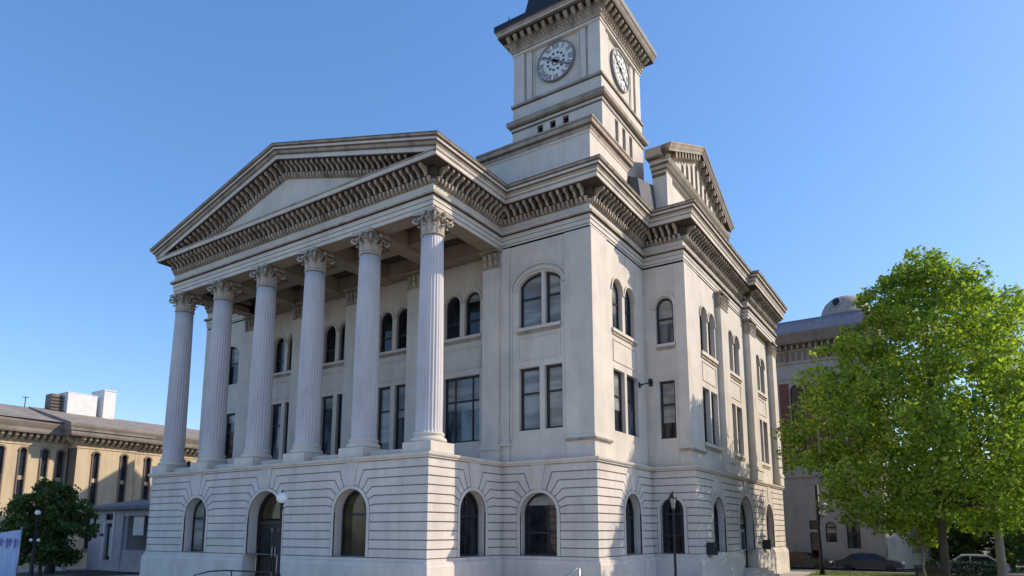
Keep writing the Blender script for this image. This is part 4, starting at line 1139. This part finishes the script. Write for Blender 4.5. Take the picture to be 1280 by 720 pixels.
o = MB(); o.tube([(.04, 0, GZ), (.04, 0, 2.65)], .03, M['steel'], 8); o.box(-.3, .35, -.25, .25, GZ, GZ + .05, M['iron']); o.build('pole', t)

# ------------------------------------------------------------------ grey building behind at right
rb = thing('grey_building', 'large grey stone building with brick panels, dark cornice and small dome behind the tree', 'building', (0, 40, 0))
RS, RD, RFZ = M['rear'], M['rear_dark'], M['rear_frieze']; x0, x1 = -8.0, 13.55
o = MB(); f0 = FY(0); 
hb = [arch(11.28, .5, 1.0, 2.85), arch(9.62, .42, 1.5, 2.75), rect(8.0, 8.65, .15, 2.3), rect(8.0, 8.65, 2.55, 3.3), arch(5.5, .5, 1.0, 2.85), arch(2.5, .5, 1.0, 2.85)]
wall(o, f0, rect(x0, x1, GZ, 7.2), hb, RS, .3)
hs = [arch(q, .55, 8.0, 14.5) for q in (-4.3, -1.3, 1.7, 4.7, 7.7, 10.7)]
for z in (1.35, 2.6, 3.5, 4.4, 5.3, 6.3): o.slab(rect(x0, x1, z - .03, z + .03), f0, .001, .012, M['groove']) if z > 3.5 else None
wall(o, f0, rect(x0, x1, 7.2, 17.0), hs, RS, .3)
for q in (-4.3, -1.3, 1.7, 4.7, 7.7, 10.7):
    for s_ in (-1, 1): o.slab(rect(q + s_ * 1.03 - .4, q + s_ * 1.03 + .4, 7.85, 15.2), f0, .002, .02, M['brick'])
f1 = lambda u_, z, d: (x1 + d, u_, z)
hr = [arch(q, .55, 1.0, 2.9) for q in (9, 14)]
wall(o, f1, rect(0, 20, GZ, 7.2), hr, M['stone_base'], .3); 
hr2 = [arch(q, .5, 8.2, 13.4) for q in (3, 7, 11, 15)]
wall(o, f1, rect(0, 20, 7.2, 17), hr2, RS, .3)
o.add([(x0, 0, GZ), (x0, 20, GZ), (x0, 20, 20), (x0, 0, 20)], [(0, 1, 2, 3)], RS); o.add([(x0, 20, GZ), (x1, 20, GZ), (x1, 20, 20), (x0, 20, 20)], [(0, 1, 2, 3)], RS)
o.build('wall', rb)
for lp in hb + hs: window(f0, lp, -.26, rb, 'pane' if lp is not hb[1] else 'pane_blind', .07, (lp[0][1] + 1.2,) if len(lp) > 4 else ())
for lp in hr + hr2: window(f1, lp, -.26, rb, 'pane', .07)
o = MB(); rpath = [(x0, 20), (x0, 0), (x1, 0), (x1, 20)]
o.sweep([(-.1, 6.85), (.1, 6.9), (.14, 7.1), (.14, 7.2), (.05, 7.28), (.05, 7.75), (-.1, 7.8)], rpath, RS); o.build('ledge', rb)
o = MB(); o.sweep([(-.1, 15.5), (.08, 15.55), (.08, 15.8), (.02, 15.85), (.02, 16.8), (.12, 16.9), (.12, 17.1), (.05, 17.15), (.05, 17.9), (.2, 18.0), (.2, 18.1), (.25, 18.45), (.8, 18.55), (.9, 19.05), (1.0, 19.3), (1.0, 19.5), (.9, 19.6), (-.5, 20.95)], rpath, RFZ, False,
                [RS, RS, RS, RS, RFZ, RFZ, RFZ, RFZ, RFZ, RFZ, RD, RD, RD, RD, RD, M['greyroof'], M['greyroof']])
for i in range(44):
    c = x0 + .3 + i * .49
    o.box(c, c + .24, -.12, -.0, 17.2, 17.85, RD); o.box(c + .05, c + .2, -.5, -.1, 18.12, 18.5, RFZ)
o.build('cornice', rb)
o = MB(); o.add([(x0 + .4, .4, 20.9), (x1 - .4, .4, 20.9), (x1 - .4, 19, 20.9), (x0 + .4, 19, 20.9)], [(0, 1, 2, 3)], M['greyroof']); o.build('roof', rb)
o = MB(); o.lathe([(2.15, 0), (2.15, .9), (2.3, .95), (2.3, 1.1), (2.1, 1.15), (2.0, 1.7), (1.7, 2.3), (1.2, 2.75), (.5, 3.0), (.02, 3.05)], (11.6, 4.2, 20.5), M['rear_frieze'], 28); dm = o.build('dome', rb)
o = MB(); n = 18; c3 = Vector((11.6, 4.2, 22.1))
a = R(-105); q = Vector((math.cos(a), math.sin(a), .25)).normalized(); s1 = Vector((-math.sin(a), math.cos(a), 0)); s2_ = q.cross(s1)
o.add([c3 + q * 2.05 + s1 * .30 * math.cos(2 * PI * i / n) + s2_ * .36 * math.sin(2 * PI * i / n) for i in range(n)], [tuple(range(n))], M['pane']); o.tube([c3 + q * 2.0 + s1 * .35 * math.cos(2 * PI * i / n) + s2_ * .41 * math.sin(2 * PI * i / n) for i in range(n + 1)], .06, RFZ, 6)
o.build('window', dm)

wg = MB(); pA, pB = Vector((13.6, .3)), Vector((17.6, 6.6)); dd_ = (pB - pA).normalized(); nn_ = Vector((dd_.y, -dd_.x)); Lw = (pB - pA).length
fw = lambda u_, z, d: (pA.x + dd_.x * u_ + nn_.x * d, pA.y + dd_.y * u_ + nn_.y * d, z)
ha = arch(3.9, 1.0, .6, 2.6)
wall(wg, fw, rect(0, Lw, GZ, 6.4), [ha], M['stone_base'], .25); wg.poly([ha], lambda u_, z: fw(u_, z, -.24), M['stone_cor'])
for k in range(13): wg.slab(rect(0, Lw, .95 + .42 * k - .02, .95 + .42 * k + .02), fw, .001, .008, M['groove']) if .95 + .42 * k > 3.8 else None
wg.hexa([(pA.x, pA.y, 6.4), (pB.x, pB.y, 6.4), (pB.x - 4, pB.y + 1, 6.4), (pA.x, pA.y + 8, 6.4)], [(pA.x, pA.y, 6.7), (pB.x, pB.y, 6.7), (pB.x - 4, pB.y + 1, 6.7), (pA.x, pA.y + 8, 6.7)], RS)
wg.add([fw(Lw, GZ, 0), fw(Lw, GZ, -6), fw(Lw, 6.4, -6), fw(Lw, 6.4, 0)], [(0, 1, 2, 3)], RS)
wg.build('wing', rb)

# ------------------------------------------------------------------ vehicles and bench
def car(name, label, loc, rz, paint, cat='car', van=False, group=None):
    t = thing(name, label, cat, loc, rz, group)
    L, Wc = (4.6, 1.8) if not van else (4.9, 1.9)
    if not van:
        side = [(-2.28, .35), (-2.3, .62), (-2.2, .86), (-1.75, .95), (-1.15, 1.38), (-.6, 1.46), (.45, 1.44), (1.15, 1.0), (2.0, .86), (2.28, .66), (2.3, .36)]
    else:
        side = [(-2.42, .35), (-2.45, 1.0), (-2.35, 1.8), (-2.1, 1.98), (.7, 2.0), (1.1, 1.85), (1.65, 1.15), (2.25, .98), (2.42, .7), (2.42, .36)]
    def wid(z): return Wc / 2 * (1 if z < .95 else 1 - (.24 if not van else .13) * (z - .95) / (.5 if not van else 1.05))
    n = len(side); o = MB()
    V = [(x, -wid(z), z) for x, z in side] + [(x, wid(z), z) for x, z in side]
    o.add(V, [(i, i + 1, n + i + 1, n + i) for i in range(n - 1)] + [(0, n, 2 * n - 1, n - 1)], paint)
    o.poly([[(x, z) for x, z in side]], lambda x, z: (x, -wid(z), z), paint); o.poly([[(x, z) for x, z in side]], lambda x, z: (x, wid(z), z), paint)
    b_ = o.build('body', t)
    bv = b_.modifiers.new('bevel', 'BEVEL'); bv.width = .05; bv.segments = 2; bv.limit_method = 'ANGLE'
    gl_ = [(-1.6, .98), (-1.08, 1.33), (-.1, 1.37), (-.1, .98)], [(-.02, .98), (-.02, 1.37), (.42, 1.35), (1.0, 1.0)]
    if van: gl_ = [(-2.1, 1.2), (-2.05, 1.8), (-.3, 1.82), (-.3, 1.2)], [(-.2, 1.2), (-.2, 1.82), (.75, 1.8), (1.3, 1.2)]
    for s_ in (-1, 1):
        for lp in gl_:
            w = MB(); w.poly([list(lp)], lambda x, z: (x, s_ * (wid(z) + .012), z), M['pane']); w.build('window', t)
    w = MB(); zc = (1.03, 1.40) if not van else (1.2, 1.8); xs = (1.13, .5) if not van else (1.62, 1.14)
    w.add([(xs[0] + .02, -wid(zc[0]) * .88, zc[0] + .01), (xs[0] + .02, wid(zc[0]) * .88, zc[0] + .01), (xs[1] + .02, wid(zc[1]) * .88, zc[1] + .02), (xs[1] + .02, -wid(zc[1]) * .88, zc[1] + .02)], [(0, 1, 2, 3)], M['pane']); w.build('windscreen', t)
    for x in (-1.4, 1.4):
        for s_ in (-1, 1):
            w = MB(); w.lathe([(.2, -.1), (.32, -.1), (.34, -.06), (.34, .06), (.32, .1), (.2, .1)], (0, 0, 0), M['rubber'], 22); wo = w.build('wheel', t); wo.location = (x, s_ * (Wc / 2 - .1), .34); wo.rotation_euler = (R(90), 0, 0)
            w = MB(); w.lathe([(.02, -.06), (.2, -.09), (.21, .09), (.02, .06)], (0, 0, 0), M['steel'], 14); w.build('rim', wo)
    for s_ in (-1, 1):
        w = MB(); w.box(2.2, 2.32, s_ * .62 - .18, s_ * .62 + .18, .66, .8, M['lamp']); w.build('headlight', t)
        w = MB(); w.box(-2.34, -2.2, s_ * .68 - .14, s_ * .68 + .14, .7, .86, M['tail']); w.build('taillight', t)
        w = MB(); w.box(.75, .92, s_ * (Wc / 2 + .1) - .1, s_ * (Wc / 2 + .1) + .1, .98, 1.1, paint); w.build('mirror', t)
    return t
car('parked_car', 'black car parked in shade nearest the courthouse corner', (7.6, 37.4, GZ - .1), 0, M['carblack'], group='cars parked along the road')
car('parked_car', 'dark blue car parked in shade below the dark arched window', (12.5, 37.6, GZ - .1), 0, M['carblue'], group='cars parked along the road')
car('parked_car', 'white car parked beyond the lawn behind the low hedge', (18.9, 37.8, GZ - .1), PI, M['carwhite'], group='cars parked along the road')
t = thing('park_bench', 'brown wooden park bench on the lawn left of the large tree trunk', 'bench', (16.7, 28.2, GZ), R(8))
o = MB(); o.box(-.8, .8, -.22, .22, .42, .47, M['wood']); o.build('seat', t)
o = MB()
for z in (.55, .68, .81): o.box(-.8, .8, .22, .26, z, z + .1, M['wood'])
o.build('backrest', t)
for x in (-.7, .7):
    o = MB(); o.tube([(x, -.2, 0), (x, -.2, .42)], .03, M['iron'], 6); o.tube([(x, .2, 0), (x, .24, .9)], .03, M['iron'], 6); o.build('leg', t)

# ------------------------------------------------------------------ camera, light, world
cam = bpy.data.cameras.new('camera'); co = bpy.data.objects.new('camera', cam); COL.objects.link(co)
YAW, PITCH = .578, .159
co.location = (18.228, -21.551, 2.45); co.rotation_euler = (PI / 2 + PITCH, 0, YAW)
cam.sensor_width = 36; cam.lens = 36 * 838.4 / 1280; cam.shift_y = (528.76 - 360) / 1280; cam.clip_end = 8000; cam.clip_start = .1
sc.camera = co
AZ, EL = R(38), R(34)     # sun direction: from +X turned toward +Y
sd = Vector((math.cos(AZ) * math.cos(EL), math.sin(AZ) * math.cos(EL), math.sin(EL)))
sun = bpy.data.lights.new('sun', 'SUN'); so = bpy.data.objects.new('sun', sun); COL.objects.link(so)
sun.energy = 4.4; sun.angle = R(.53); sun.color = (1, .885, .70)
so.rotation_euler = sd.to_track_quat('Z', 'Y').to_euler(); so.location = (60, 50, 80)
w = bpy.data.worlds.new('World'); sc.world = w; w.use_nodes = True; nt = w.node_tree
sky = nt.nodes.new('ShaderNodeTexSky'); sky.sky_type = 'NISHITA'; sky.sun_disc = False
sky.sun_elevation = EL; sky.sun_rotation = PI / 2 - AZ; sky.air_density = 1.0; sky.dust_density = .6; sky.ozone_density = 2.0
hs_ = nt.nodes.new('ShaderNodeHueSaturation'); hs_.inputs['Saturation'].default_value = 1.36; hs_.inputs['Value'].default_value = 1.0
gm_ = nt.nodes.new('ShaderNodeGamma'); gm_.inputs[1].default_value = .74
nt.links.new(sky.outputs[0], gm_.inputs[0]); nt.links.new(gm_.outputs[0], hs_.inputs['Color'])
tn_ = nt.nodes.new('ShaderNodeMix'); tn_.data_type = 'RGBA'; tn_.blend_type = 'MULTIPLY'; tn_.inputs[0].default_value = 1; tn_.inputs[7].default_value = (.97, 1.03, 1.2, 1)
nt.links.new(hs_.outputs[0], tn_.inputs[6])
bg = nt.nodes['Background']; nt.links.new(tn_.outputs[2], bg.inputs[0]); bg.inputs[1].default_value = .282
sc.view_settings.view_transform = 'Standard'; sc.view_settings.look = 'None'; sc.view_settings.exposure = 0
sc.render.engine = 'CYCLES'; sc.cycles.use_denoising = True; sc.cycles.max_bounces = 6
